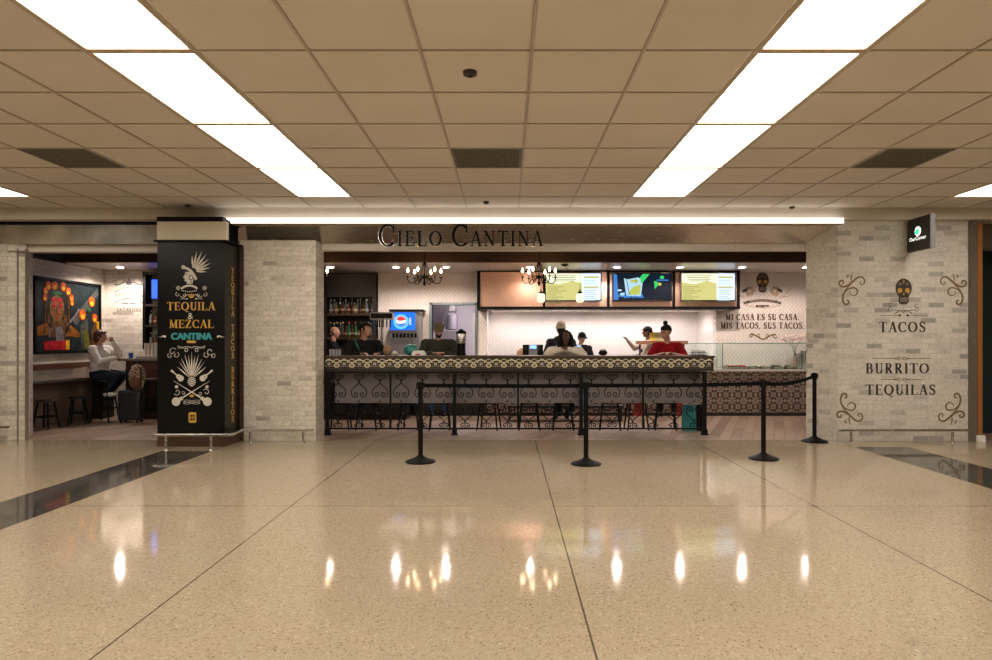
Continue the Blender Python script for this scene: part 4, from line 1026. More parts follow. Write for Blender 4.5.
# ------------------------------------------------------------------ menu fascia with screens
YF = 13.7
r = empty('menu_cabinet', (X(608, YF), YF, 2.2), 'copper coloured overhead menu cabinet framed in black above the service counter', 'menu cabinet'); ox = r.location.x
xa, xb = X(477, YF)-ox, X(740, YF)-ox; z0, z1 = Z(309, YF)-2.2, 2.975-2.2
m = MB(); m.box(xa+.02, xb-.02, .04, .58, z0+.02, z1); m.build('panel', COPPER, r, 0)
m = MB(); m.box(xa, xb, -.02, .6, z0, z0+.05); m.box(xa, xb, -.02, .04, z1-.02, z1)
for px in (479, 544, 608.5, 674, 738.5): x = X(px, YF)-ox; m.box(x-.025, x+.025, -.01, .05, z0, z1)
m.box(xa, xa+.03, .0, .6, z0, z1); m.box(xb-.03, xb, .0, .6, z0, z1)
m.build('frame', BLK, r, 0)
m = MB(); m.box(xa+.3, xb-.2, .1, .56, z0-.03, z0); m.build('light_tray', STEEL, r, 0)
def screen(px0, px1, kind, lab):
    cx = X((px0+px1)/2, YF-.08); w = (px1-px0)*(YF-.08)/F/2; zb, zt = Z(301, YF-.08), 2.93
    t = empty('menu_screen', (cx, YF-.06, zb), lab, 'menu screen', 'lit menu screens on the copper cabinet'); h = zt-zb
    m = MB(); m.box(-w, w, -.03, .035, 0, h); m.build('housing', BLKG, t, 0, bevel=.004)
    d = Draw((0, -.031, 0), t=.002); a = w-.02
    if kind == 'menu':
        YL_ = EM('screen_yellow', (.60, .56, .20), 1.0); PW = EM('screen_white', (.62, .80, 1.0), 1.25); CR = EM('screen_cream', (.85, .86, .60), 1.1); TX = EM('screen_olive_text', (.30, .30, .12), .6); DO = EM('screen_gold_chip', (.60, .55, .25), .9); TB = EM('screen_grey_text', (.35, .48, .66), .8)
        s_ = -a + 2*a*.66
        d.mat(YL_).rect(-a, s_, .02, h-.02); d.mat(PW).rect(s_, a, .02, h-.02); d.mat(CR).poly([(-a, h-.02), (s_, h-.02), (s_, h-.22), (s_-.2, h-.18), (-a+.25, h-.24), (-a, h-.20)], 1)
        d.mat(TX)
        for k in range(4): d.rect(-a+.10+.02*k, s_-.12-.03*(k % 2), h-.075-k*.035, h-.062-k*.035, 2)
        for k in range(9): d.rect(-a+.03, -a+.03+(.33, .22, .38, .28, .18)[k % 5], h-.30-k*.042, h-.290-k*.042, 2)
        d.mat(DO).rect(s_+.03, a-.04, h-.12, h-.075, 1).rect(s_+.03, a-.04, h-.33, h-.285, 1)
        d.mat(TB)
        for k in (0, 1, 2): d.rect(s_+.04, a-.09-.03*(k % 2), h-.165-k*.04, h-.153-k*.04, 2)
        for k in range(6): d.rect(s_+.04, a-.08-.04*(k % 2), h-.375-k*.042, h-.363-k*.042, 2)
    else:
        NVY = EM('screen_navy', (.006, .012, .024), 1.0); ICE = EM('screen_ice', (.45, .70, .85), .9); LIM = EM('screen_lime', (.05, .62, .14), .9); DRK = EM('screen_drink', (.50, .55, .10), .9); BLU = EM('screen_blue', (.05, .22, .62), .9)
        d.mat(NVY).rect(-a, a, .02, h-.02); cx_ = -a*.32
        d.mat(BLU).poly([(-a, .02), (-a+.10, .02), (-a+.07, h-.05), (-a, h-.02)], 1); d.poly([(-a+.05, .10), (-a+.25, .20), (-a+.22, .10), (a*.05, .06), (a*.0, .14), (-a+.3, .06)], 1)
        d.mat(ICE).poly([(cx_-.14, .10), (cx_+.16, .10), (cx_+.20, h-.16), (cx_+.10, h-.10), (cx_-.1, h-.14), (cx_-.19, h-.12)], 2)
        d.mat(DRK).poly([(cx_-.09, .13), (cx_+.13, .13), (cx_+.16, .34), (cx_+.02, .30), (cx_-.07, .22)], 3); d.mat(LIM).poly([(cx_+.16, h-.22), (cx_+.2, h-.2), (cx_+.34, h-.03), (cx_+.2, h-.03), (cx_+.14, h-.1)], 3)
        d.mat(LIM).disc(a*.68, h-.10, .045, .035, 2); d.mat(BLU).rect(a*.50, a*.90, h-.17, h-.145, 2); d.mat(LIM).poly([(a*.40, h-.17), (a*.56, h-.2), (a*.52, h-.28), (a*.43, h-.34)], 2); d.mat(DRK).disc(a*.6, h-.24, .04, .03, 2)
        d.mat(DRK).disc(cx_+.02, h-.18, .10, .03, 3); d.mat(NVY).line([(cx_-.14, h-.12), (cx_-.08, .14)], .012, 3).line([(cx_+.05, h-.12), (cx_+.06, .36)], .01, 3); d.mat(BLU)
        for k in range(7): d.line([(-a+.04+.06*k, .05+.03*(k % 3)), (-a+.09+.06*k, .09+.04*((k+1) % 3))], .014, 2)
        d.mat(ICE).disc(cx_-.22, .14, .05, .03, 2).disc(cx_-.28, .22, .05, .02, 2)
    d.build('display', None, t); return t
screen(545, 601.5, 'menu', 'lit yellow and white menu screen, nearest the hanging jar lamps'); screen(612.5, 672, 'drink', 'dark blue lit screen showing a lime drink in a glass'); screen(680.5, 735.5, 'menu', 'lit yellow and white menu screen beside the MI CASA wall')

# ------------------------------------------------------------------ back bar shelving and bottles (X -3.95..-2.8)
def bottle_mesh(kind):
    g = {'clear': (.10, .11, .115), 'amber': (.09, .03, .008), 'green': (.012, .09, .035), 'dark': (.012, .010, .009), 'gold': (.16, .09, .03)}[kind]
    m = MB(); G = M('glass_'+kind, g, .08, var=.05); m.mat(G)
    if kind == 'clear': p = [(.036, 0), (.040, .01), (.040, .17), (.030, .20), (.013, .225), (.013, .29)]
    elif kind == 'green': p = [(.036, 0), (.038, .01), (.038, .15), (.014, .24), (.013, .31)]
    elif kind == 'amber': p = [(.044, 0), (.046, .01), (.044, .12), (.02, .17), (.014, .18), (.014, .24)]
    elif kind == 'gold': p = [(.045, 0), (.05, .01), (.05, .10), (.03, .15), (.014, .17), (.014, .22)]
    else: p = [(.036, 0), (.037, .01), (.037, .19), (.014, .24), (.014, .31)]
    m.lathe((0, 0, 0), p, 14); hh = p[-1][1]; R_ = p[2][0]
    m.mat(M('label_'+kind, {'clear': (.22, .21, .2), 'amber': (.45, .30, .22), 'green': (.22, .22, .14), 'dark': (.12, .04, .025), 'gold': (.34, .28, .2)}[kind], .6)); m.lathe((0, 0, 0), [(R_+.001, .05), (R_+.001, .095)], 14)
    m.mat(M('cap_'+kind, {'clear': (.5, .5, .5), 'amber': (.03, .02, .02), 'green': (.5, .05, .04), 'dark': (.4, .3, .1), 'gold': (.2, .12, .05)}[kind], .4)); m.lathe((0, 0, 0), [(.016, hh-.02), (.016, hh+.012)], 10)
    return m.build('bottle', None)
protos = {k: bottle_mesh(k) for k in ('clear', 'amber', 'green', 'dark', 'gold')}; usedp = set()
names = {'clear': 'clear glass bottle', 'amber': 'squat amber bottle', 'green': 'green wine-shaped bottle', 'dark': 'tall dark bottle', 'gold': 'round golden bottle'}
def put_bottle(k, loc, where, grp):
    if k in usedp: o = protos[k].copy(); C.objects.link(o)
    else: o = protos[k]; usedp.add(k)
    o.location = loc; tag(o, names[k] + ' ' + where, 'bottle', names[k] + 's ' + grp)
YK = 14.15
r = empty('back_bar_shelf', (-3.42, 14.2, 0), 'dark wooden back bar shelving behind the bartender', 'shelving'); ox = -3.42
for a_, b_ in ((-4.25, -4.2), (-2.84, -2.78), (-3.86, -3.83)): m = MB(); m.box(a_-ox, b_-ox, -.17, .17, 0, 2.95); m.build('side_panel', BLKW, r, 0)
m = MB(); m.box(-4.2-ox, -2.84-ox, .15, .17, 0, 2.95); m.build('back_panel', M('dark_back_panel', (.008, .006, .006), .5), r, 0)
zsh = [Z(313.5, YK)-.05, Z(337, YK)-.05, .95]
for z_ in zsh: m = MB(); m.box(-4.2-ox, -2.84-ox, -.17, .15, z_, z_+.05); m.build('shelf', WAL, r, 0)
m = MB(); m.box(-4.2-ox, -2.84-ox, -.17, .15, 2.45, 2.95); m.build('cabinet_door', BLKW, r, 0)
seq = ['clear', 'clear', 'gold', 'dark', 'amber', 'clear', 'amber', 'dark', 'gold', 'clear', 'dark', 'amber', 'clear', 'dark', 'clear']
for i, k in enumerate(seq): put_bottle(k, (-3.765+i*.064+random.uniform(-.006, .006), 14.1+.05*(i % 2), zsh[0]+.05), 'on the upper back bar shelf', 'on the upper back bar shelf')
seq = ['dark', 'clear', 'dark', 'clear', 'dark', 'gold', 'green', 'amber', 'green', 'gold', 'dark', 'amber', 'dark', 'clear']
for i, k in enumerate(seq): put_bottle(k, (-3.765+i*.067+random.uniform(-.006, .006), 14.1+.05*(i % 2), zsh[1]+.05), 'on the lower back bar shelf', 'on the lower back bar shelf')

# service bar on the left interior (drinks side)
r = empty('service_bar', (-3.4, 12.8, 0), 'dark wooden service bar behind the seated men', 'bar counter')
m = MB(); m.box(-1.0, 1.45, 0, .5, 0, 1.0); m.box(.66, 1.45, .5, 1.26, 0, 1.0); m.build('body', BLKW, r, 0); m = MB(); m.box(-1.03, 1.47, -.04, .52, 1.0, 1.04); m.box(.65, 1.47, .52, 1.28, 1.0, 1.04); m.build('top', WAL, r, 0)
# beer tower
t = empty('beer_tap_tower', (X(382, 13.1), 13.1, 1.04), 'steel beer tap tower with a wide box head on the service bar', 'beer tower')
hz = Z(320, 13.1)-1.04
m = MB(); m.cyl((0, 0, 0), (0, 0, hz), .028); m.lathe((0, 0, 0), [(.07, 0), (.06, .02)], 20); m.build('column', STEEL, t)
m = MB(); m.box(-.235, .24, -.05, .05, hz, hz+.155); m.build('head_box', STEEL, t, 0, bevel=.008)
m = MB(); m.box(-.21, .215, -.056, -.05, hz+.03, hz+.13); m.build('face_plate', BLKG, t, 0)
for k in range(6): m = MB(); xx = -.18+k*.072; m.tube([(xx, -.06, hz+.01), (xx, -.08, hz-.02), (xx, -.08, hz-.07)], .009, 8); m.tube([(xx, -.07, hz+.0), (xx, -.075, hz-.15)], .014, 8); m.build('tap', BLKG, t)
# soda fountain
YD = 13.55
t = empty('soda_fountain', (X(405.5, YD), YD, 1.04), 'soda fountain with a glowing blue screen showing a red, white and blue ball', 'soda fountain')
zt = Z(310.5, YD)-1.04; w = 16.5*YD/F
m = MB(); m.box(-w, w-.05, .0, .5, 0, zt); m.build('cabinet', M('fountain_grey', (.27, .26, .27), .3, .6), t, 0, bevel=.01)
m = MB(); m.box(-w+.01, w+.03, -.06, .5, zt-.01, zt+.02); m.build('hood', BLK, t, 0)
m = MB(); m.box(-.33, .22, -.03, 0, zt-.42, zt-.02); m.build('screen_bezel', M('screen_bezel', (.15, .17, .2), .3), t, 0)
d = Draw((-.055, -.031, zt-.22), t=.003); BL = EM('soda_blue', (.01, .13, .85), 1.4); BL2 = EM('soda_light_blue', (.10, .42, 1.0), 1.5); WG = EM('soda_white', (1, 1, 1), 1.2); RG = EM('soda_red', (.85, .04, .03), 1.2); NB = EM('soda_navy', (.0, .03, .30), 1.0)
d.mat(BL).rect(-.255, .255, -.18, .18); d.mat(BL2).poly(arc(-.03, -.01, .155, .15, 0, 360, 28)[:-1], 1); d.mat(NB).disc(-.03, -.005, .112, .112, 2, 30); d.mat(WG).disc(-.03, 0, .102, .102, 3, 30)
R_ = .098
d.mat(RG).poly(arc(-.03, 0, R_, R_, 158, 10, 16) + bez((-.03+R_*.98, .017), (.02, .03), (-.05, -.03), (-.03-R_*.93, .036), 10), 4)
d.mat(BL).poly(arc(-.03, 0, R_, R_, 200, 345, 16) + bez((-.03+R_*.96, -.025), (.03, -.035), (-.05, -.075), (-.03-R_*.94, -.033), 10), 4)
d.mat(WG)
vs, fs = join_text('pepsi', .07); d2 = [(-y, x, z) for x, y, z in vs]; d.raw([(-y + .17, x, 0) for x, y, _ in vs], fs)
d.build('lit_screen', None, t)
for k in range(7):
    m = MB(); xx = -.24+k*.075; m.mat(BLK).box(xx-.022, xx+.022, -.06, 0, zt-.55, zt-.47); m.build('nozzle', BLK, t, 0)
m = MB(); m.box(-.3, .24, -.12, 0, .0, .06); m.build('drip_tray', BLK, t, 0)
for k in range(4): 
    xx = X(393+k*5.2, 13.35); tag(MB().lathe((0, 0, 0), [(.03, 0), (.042, .09), (.044, .092), (.036, .088), (.027, .01)], 16).build('paper_cup', M('cup_white', (.75, .72, .68), .6), loc=(xx, 13.3, 1.04)), 'small white cup before the soda fountain, ' + ['leftmost', 'second from left', 'third from left', 'rightmost'][k] + ' of four', 'cup', 'cups before the soda fountain')

# doorway and kitchen
r = empty('kitchen_doorway', (-1.14, 14.1, 0), 'steel framed open doorway to the kitchen in the scale tiled wall', 'doorway')
m = MB()
xa, xb, zt = -1.60+1.14, -.68+1.14, 2.29
m.box(xa-.05, xa, -.03, .22, 0, zt+.05); m.box(xb, xb+.05, -.03, .22, 0, zt+.05); m.box(xa-.05, xb+.05, -.03, .22, zt, zt+.05); m.build('frame', M('blue_steel', (.30, .36, .40), .3, .9), r, 0)
t = empty('kitchen_hood', (-1.72, 15.4, 1.75), 'dark extraction hood seen through the kitchen doorway', 'hood')
m = MB(); m.add([(-.6, -.4, 0), (.20, -.4, 0), (.20, .4, 0), (-.6, .4, 0), (-.6, -.3, .85), (.42, -.3, .85), (.42, .4, .85), (-.6, .4, .85)], [(3, 2, 1, 0), (4, 5, 6, 7), (0, 1, 5, 4), (1, 2, 6, 5), (2, 3, 7, 6), (3, 0, 4, 7)]); m.build('canopy', M('dark_hood', (.05, .04, .05), .4), t, 0)
t = empty('water_boiler', (X(451.5, 16), 16.0, 0), 'large grey cylindrical boiler on a stand in the kitchen', 'boiler')
m = MB(); m.lathe((0, 0, Z(330, 16)), [(.13, 0), (.16, .02), (.16, .36), (.10, .40), (.04, .42)], 28); m.build('tank', M('boiler_steel', (.42, .40, .46), .3, .7), t)
m = MB(); m.box(-.2, .2, -.2, .2, 0, Z(331, 16)); m.build('stand', M('stand_steel', (.30, .27, .30), .4, .6), t, 0)
t = empty('wall_cabinet', (X(452, 17), 17.05, 2.28), 'small white box unit on the kitchen wall above the boiler', 'cabinet')
m = MB(); m.box(-.12, .1, -.12, .12, .0, .25); m.build('body', WHT, t, 0, bevel=.03)
t = empty('kitchen_door', (-.72, 14.32, 0), 'white kitchen door standing open behind the doorway', 'door')
m = MB(); m.box(-.02, .02, 0, .85, .02, 2.2); m.build('leaf', M('door_white', (.60, .57, .64), .4), t, 0); m = MB(); m.bar((-.05, .7, .95), (-.05, .7, 1.15), .02, .02); m.build('handle', BLK, t, 0)

# ------------------------------------------------------------------ things on the bar ledge
ZB = 1.282
t = empty('coffee_urn', (X(461.2, 10.9), 10.9, ZB), 'black and steel coffee dispenser on the bar ledge beside the olive cap', 'coffee dispenser')
m = MB(); m.lathe((0, 0, 0), [(.075, 0), (.08, .01), (.07, .05), (.07, .17), (.078, .2)], 22); m.build('base', BLK, t)
m = MB(); m.lathe((0, 0, .2), [(.08, 0), (.082, .01), (.082, .155), (.08, .16)], 22); m.build('steel_body', STEEL, t)
m = MB(); m.lathe((0, 0, .36), [(.086, 0), (.086, .025), (.06, .05), (.03, .06), (.03, .075)], 22); m.build('lid', BLK, t)
m = MB(); m.tube([(0, -.07, .15), (0, -.11, .145), (0, -.11, .10)], .012, 8); m.build('spout', BLK, t)
def softbag(name, px, y, w, h, dpt, mat_, lab, cat, z=ZB, jit=.06):
    m = MB(); random.seed(int(px)); m.ell((0, 0, h*.48), (w/2, dpt/2, h*.5), nu=18, nv=12, jit=jit)
    for i_, v_ in enumerate(m.v): m.v[i_] = (v_[0], v_[1], max(0, v_[2]))
    o = m.build(name, mat_, loc=(X(px, y), y, z), smooth=60); tag(o, lab, cat); return o
softbag('paper_bag', 387.5, 10.95, .14, .18, .12, M('crumpled_kraft', (.30, .19, .11), .8), 'crumpled brown paper bag on the ledge beside the man with the green strap', 'paper bag')
softbag('plastic_bag', 411, 10.98, .24, .19, .16, M('teal_plastic', (.02, .22, .17), .4), 'teal plastic bag lying on the bar ledge', 'bag', jit=.03)
softbag('napkin_pile', 395, 10.85, .10, .07, .1, WHT, 'crumpled white napkins beside the brown paper bag', 'napkins', jit=.15)
m = MB(); m.mat(WHT); m.box(-.11, .11, -.08, .08, 0, .035); m.add([(-.11, -.08, .035), (.11, -.08, .035), (.11, .08, .035), (-.11, .08, .035), (-.08, -.05, .08), (.08, -.05, .08), (.08, .05, .08), (-.08, .05, .08)], [(3, 2, 1, 0), (4, 5, 6, 7), (0, 1, 5, 4), (1, 2, 6, 5), (2, 3, 7, 6), (3, 0, 4, 7)])
m.mat(M('red_print', (.5, .05, .04), .5)); m.box(-.04, .03, -.0815, -.079, .006, .028); tag(m.build('takeout_box', None, smooth=0, loc=(X(419, 10.85), 10.83, ZB)), 'white takeout box with red print before the teal bag', 'takeout box')
m = MB(); m.box(-.09, .09, -.06, .06, 0, .012); m.build  # tray
tag(m.build('serving_tray', TRAYM, smooth=0, loc=(X(404, 10.85), 10.82, ZB)), 'small steel tray on the ledge below the soda fountain', 'tray')
t = empty('glass_rack', (X(339, 10.95), 10.95, ZB), 'x', 'glass')
bpy.data.objects.remove(t)
GL2 = M('glassware', (.40, .40, .40), .1)
for k, px in enumerate((330.5, 333.5, 336.5, 339.5)):
    tag(MB().lathe((0, 0, 0), [(.02, 0), (.022, .1), (.0225, .1), (.019, .01)], 12).build('drinking_glass', GL2, loc=(X(px, 10.95), 10.95, ZB)), 'drinking glass at the left end of the ledge, ' + ['touching the column', 'second from the column', 'third from the column', 'farthest from the column'][k], 'glass', 'drinking glasses at the left end of the bar ledge')
t = softbag('handbag', 603, 10.98, .15, .09, .1, BLK, 'small black bag lying on the bar ledge right of the cream coat', 'handbag', jit=.02)
m = MB(); m.tube(arc3 := [(math.cos(math.radians(a))*.05, 0, .07+math.sin(math.radians(a))*.03) for a in range(0, 181, 20)], .005, 6); m.build('handle', BLK, t)
t = empty('condiment_basket', (X(698, 10.9), 10.9, ZB), 'black wire basket of small white cups at the right end of the ledge', 'basket')
m = MB()
for z_ in (.01, .05): m.tube([(.125*a, .07*b, z_) for a, b in ((-1, -1), (1, -1), (1, 1), (-1, 1))], .004, 5, closed=True)
for k in range(9): m.tube([(-.125+k*.031, -.07, 0), (-.125+k*.031, -.07, .055)], .003, 5)
m.box(-.125, .125, -.07, .07, 0, .006); m.build('basket', BLK, t)
for k in range(4): MB().lathe((-.08+k*.055, 0, .006), [(.02, 0), (.026, .075), (.027, .078), (.02, .07)], 12).build('sauce_cup', WHT, t)

# bags on stools / hanging under the ledge
def cloth_bag(px, y, w, h, z, mat_, lab, cat='bag', straps=True, name='tote_bag', top=1.035):
    m = MB(); dpt = .09; ny = 8
    prof = [(1.0, 0), (1.04, .15), (1.02, .5), (.98, .85), (.95, 1)]
    vs = []
    for f_, t_ in prof:
        for a, b in ((-1, -1), (-.3, -1.15), (.3, -1.1), (1, -1), (1.06, 0), (1, 1), (.3, 1.1), (-.3, 1.12), (-1, 1), (-1.05, 0)): vs.append((a*w/2*f_, b*dpt/2*(1.1-.5*t_), t_*h))
    n_ = 10; m.add(vs, [(i*n_+k, i*n_+(k+1) % n_, (i+1)*n_+(k+1) % n_, (i+1)*n_+k) for i in range(4) for k in range(n_)] + [tuple(range(n_))[::-1], tuple(4*n_+k for k in range(n_))])
    o = m.build(name, mat_, smooth=60, loc=(X(px, y), y, z)); tag(o, lab, cat)
    if straps: MB().tube([(-w*.25, 0, h-.01), (-w*.05, 0, top-.015-z), (0, 0, top-z), (w*.05, 0, top-.015-z), (w*.25, 0, h-.01)], .008, 6).build('strap', mat_, o)
    return o
RED = M('red_cloth', (.32, .02, .015), .7)
cloth_bag(638.5, 11.15, .16, .26, .26, RED, 'small red bag hanging low beside a stool leg, left of the other red bag'); cloth_bag(677.5, 11.74, .15, .30, .21, M('orange_red_cloth', (.42, .035, .02), .7), 'orange-red bag hanging low behind the stool of the person in red', top=.84)
cloth_bag(689, 11.2, .22, .44, .0, M('teal_cloth', (.015, .17, .19), .7), 'teal bag standing on the floor behind the railing right end', straps=False); cloth_bag(699.5, 11.22, .11, .44, .0, BLK, 'black bag standing on the floor beside the teal bag', straps=False)
# orange backed chairs row
CHR = M('orange_flower_fabric', (.55, .12, .03), .7, var=.5, scale=60)
t0 = empty('merchandise_rack', (0, 13.2, 0), 'x', 'rack'); bpy.data.objects.remove(t0)
for k, px in enumerate((524, 531, 540, 547, 564, 571, 603, 611)):
    m = MB(); m.mat(CHR); m.ell((0, 0, .10), (.068, .05, .10), nu=14, nv=9); m.mat(BLKW); m.cyl((0, 0, .19), (0, 0, .215), .014, n=8)
    tag(m.build('gourd', None, loc=(X(px, 12.6), 12.6, .03+.27)), 'small orange round decoration on the low black bench, ' + ['first', 'second', 'third', 'fourth', 'fifth', 'sixth', 'seventh', 'last'][k] + ' from the left', 'decoration', 'orange decorations on the low bench')
t = empty('low_bench', (.9, 12.6, 0), 'low black bench behind the stools carrying orange decorations', 'bench')
m = MB(); m.box(-.9, 1.3, -.16, .16, .26, .30); m.build('seat', BLKW, t, 0)
for xx in (-.85, 0, 1.25):
    m = MB(); m.box(xx-.02, xx+.02, -.14, .14, 0, .26); m.build('leg', BLKW, t, 0)

# ------------------------------------------------------------------ left bar: ledge, stools, bar, shelf
r = empty('wall_ledge', (-8.05, 12.3, 0), 'dark wall-side drinking ledge under the painting', 'ledge')
m = MB(); m.box(-.215, .20, -1.3, 1.0, .80, .845); m.build('top', M('grey_ledge_top', (.13, .115, .11), .3), r, 0, bevel=.004)
m = MB(); m.box(-.215, -.19, -1.3, 1.0, 0, .80); m.build('wood_panel', M('ledge_panel', (.20, .15, .12), .6), r, 0)
m = MB(); m.box(-.05, .16, .6, .98, 0, .80); m.build('support_panel', BLKW, r, 0)
r = tag(MB().box(-.02, .03, -1.35, .95, -.05, .05).build('wall_rail', MAH, smooth=0, loc=(-8.248, 12.3, 1.06)), 'dark wood rail on the brick wall below the painting', 'wall rail')
s1 = stool(.50, .16, .20, .016); s1['label'] = 'low black stool under the wall ledge, nearest the corridor'; s1['group'] = 'low stools at the wall ledge'; s1.location = (X(46, 11.45), 11.45, 0)
dup(s1, (X(78, 12.05), 12.05, 0), 'low black stool under the wall ledge, nearer the seated woman', rz=.4)
s2 = stool(.80, .17, .24, .014); s2['label'] = 'tall dark bar stool the woman in the white sweater sits on'; s2.location = (X(105, 12.5), 12.5, 0)
dup(s2, (X(152, 12.73), 12.73, 0), 'tall dark bar stool between the suitcase and the black banner pillar', rz=.3)
m = MB(); m.mat(M('pinkish_paper', (.70, .56, .52), .7)); m.add([(-.13, -.06, 0), (.13, -.06, 0), (.13, .06, 0), (-.13, .06, 0), (-.11, -.04, .16), (.12, -.03, .20), (.12, .03, .19), (-.1, .03, .15)], [(3, 2, 1, 0), (4, 5, 6, 7), (0, 1, 5, 4), (1, 2, 6, 5), (2, 3, 7, 6), (3, 0, 4, 7)])
tag(m.build('paper_bag', None, smooth=0, loc=(X(76, 12.2)+.08, 12.2, .845)), 'pale pink paper bag standing on the wall ledge', 'paper bag')
m = MB(); m.lathe((0, 0, 0), [(.035, 0), (.04, .12), (.025, .16), (.025, .2)], 16); tag(m.build('bottle', M('brown_bottle', (.25, .08, .04), .2), loc=(X(80, 12.6)+.02, 12.6, .845)), 'small brown bottle on the wall ledge behind the pink bag', 'bottle')
r = empty('bar_counter', (-6.35, 13.0, 0), 'dark mahogany bar at the back of the left room', 'bar counter')
m = MB(); m.box(-1.15, 1.6, 0, .45, 0, 1.13); m.build('body', MAH, r, 0)
m = MB(); m.box(-1.25, 1.65, -.12, .5, 1.13, 1.175); m.build('top', M('bar_top_grey', (.20, .165, .15), .25), r, 0, bevel=.005)
m = MB()
for k in range(5): m.box(-1.1+k*.53, -.64+k*.53, -.02, 0, .15, .78); 
m.build('raised_panel', WAL, r, 0); m = MB(); m.box(-1.15, 1.6, -.03, 0, .92, .96); m.build('moulding', WAL, r, 0)
m = MB(); m.tube([(-1.1, -.16, .2), (1.5, -.16, .2)], .02, 10); m.build('foot_rail', IRON, r)
tag(MB().lathe((0, 0, 0), [(.035, 0), (.045, .11), (.046, .112), (.04, .105), (.032, .01)], 18).build('cup', M('blue_cup', (.02, .08, .42), .3), loc=(X(131, 13.1), 13.1, 1.175)), 'blue cup on the mahogany bar', 'cup')
for k, px in enumerate((144.5, 147.5, 151, 154.5)):
    tag(MB().lathe((0, 0, 0), [(.026, 0), (.03, .26), (.031, .262), (.026, .25), (.024, .01)], 14).build('cup_stack', M('stack_white', (.60, .55, .52), .5), loc=(X(px, 13.15), 13.2, 1.215)), 'tall white stack of cups on the bar, ' + ['leftmost', 'second', 'third', 'nearest the black banner'][k] + ' of four', 'cup stack', 'white cup stacks on the bar')
tag(MB().box(-.22, .2, -.14, .14, 0, .04).build('bar_mat', M('mat_grey', (.25, .22, .2), .6), smooth=0, loc=(X(149.5, 13.15), 13.2, 1.175)), 'grey mat under the cup stacks', 'mat')
r = empty('bottle_shelf', (X(153, 13.5)+.12, 13.45, 0), 'black open shelf unit on the brick wall beside the black banner', 'shelf'); ox = r.location.x
for a_, b_ in ((-.24, -.18), (.75, .8)): m = MB(); m.box(a_, b_, -.12, .14, 1.35, 2.92); m.build('side_panel', BLK, r, 0)
for z_ in (1.35, 1.80, 2.22, 2.86): m = MB(); m.box(-.18, .75, -.12, .14, z_, z_+.045); m.build('shelf', BLKW, r, 0)
for z_, where in ((1.395, 'lowest'), (1.845, 'middle')):
    for k, kk in enumerate(('clear', 'amber', 'dark', 'clear', 'gold')): put_bottle(kk, (ox-.11+k*.1, 13.42, z_), 'on the ' + where + ' board of the shelf beside the banner', 'beside the banner, ' + where + ' board')
t = empty('wall_television', (ox+.1, 13.36, 2.36), 'blue lit television partly hidden by the black banner pillar', 'television')
m = MB(); m.box(-.19, .5, 0, .05, 0, .42); m.build('housing', BLKG, t, 0); MB().box(-.17, .48, -.004, 0, .02, .40).build('display', EM('tv_blue', (.03, .12, .95), 1.5), t, 0)
# suitcase and backpack
t = empty('suitcase', (X(131.5, 12.35), 12.35, 0), 'black wheeled suitcase standing beside the seated woman', 'suitcase')
SUIT = M('suitcase_black', (.012, .014, .020), .35)
m = MB(); m.box(-.2, .2, -.12, .12, .045, .60); m.build('shell', SUIT, t, 30, bevel=.035)
m = MB()
for k in range(5): xx = -.14+k*.07; m.box(xx-.008, xx+.008, -.126, -.118, .09, .56)
m.build('ridge', SUIT, t, 0)
for sx in (-1, 1):
    for sy in (-1, 1): MB().tube([(sx*.15-.012, sy*.08, .025), (sx*.15+.012, sy*.08, .025)], .025, 14).build('wheel', BLK, t)
m = MB(); m.tube([(-.14, .09, .58), (-.14, .09, .98), (-.05, .09, 1.0), (-.05, .09, .58)], .010, 8); m.build('trolley_handle', BLK, t)
t = empty('backpack', (X(137, 12.35)-.01, 12.37, .60), 'brown and cream patterned backpack resting on the black suitcase', 'backpack')
BP = Mat('leopard_fabric'); BP.pos(); BP.set(BP.ramp(BP.voro(22, 'Distance'), [(.15, (.03, .018, .014)), (.32, (.10, .05, .03)), (.5, (.32, .20, .13)), (.8, (.42, .34, .28))]), .8); BP = BP.m
m = MB(); m.ell((0, 0, .24), (.15, .10, .25), nu=22, nv=14, jit=.03); m.build('main_bag', BP, t, 70)
m = MB(); m.ell((0, -.08, .15), (.10, .06, .11), nu=18, nv=10, jit=.03); m.build('front_pocket', M('brown_pocket', (.12, .055, .03), .7), t, 70)
m = MB(); m.tube([(-.05, 0, .47), (-.05, 0, .53), (.05, 0, .53), (.05, 0, .47)], .01, 8); m.build('grab_loop', BLK, t)
for sx in (-1, 1): MB().tube([(sx*.1, -.06, .42), (sx*.14, -.12, .3), (sx*.13, -.11, .12), (sx*.1, -.08, .05)], .012, 6).build('shoulder_strap', BLK, t)

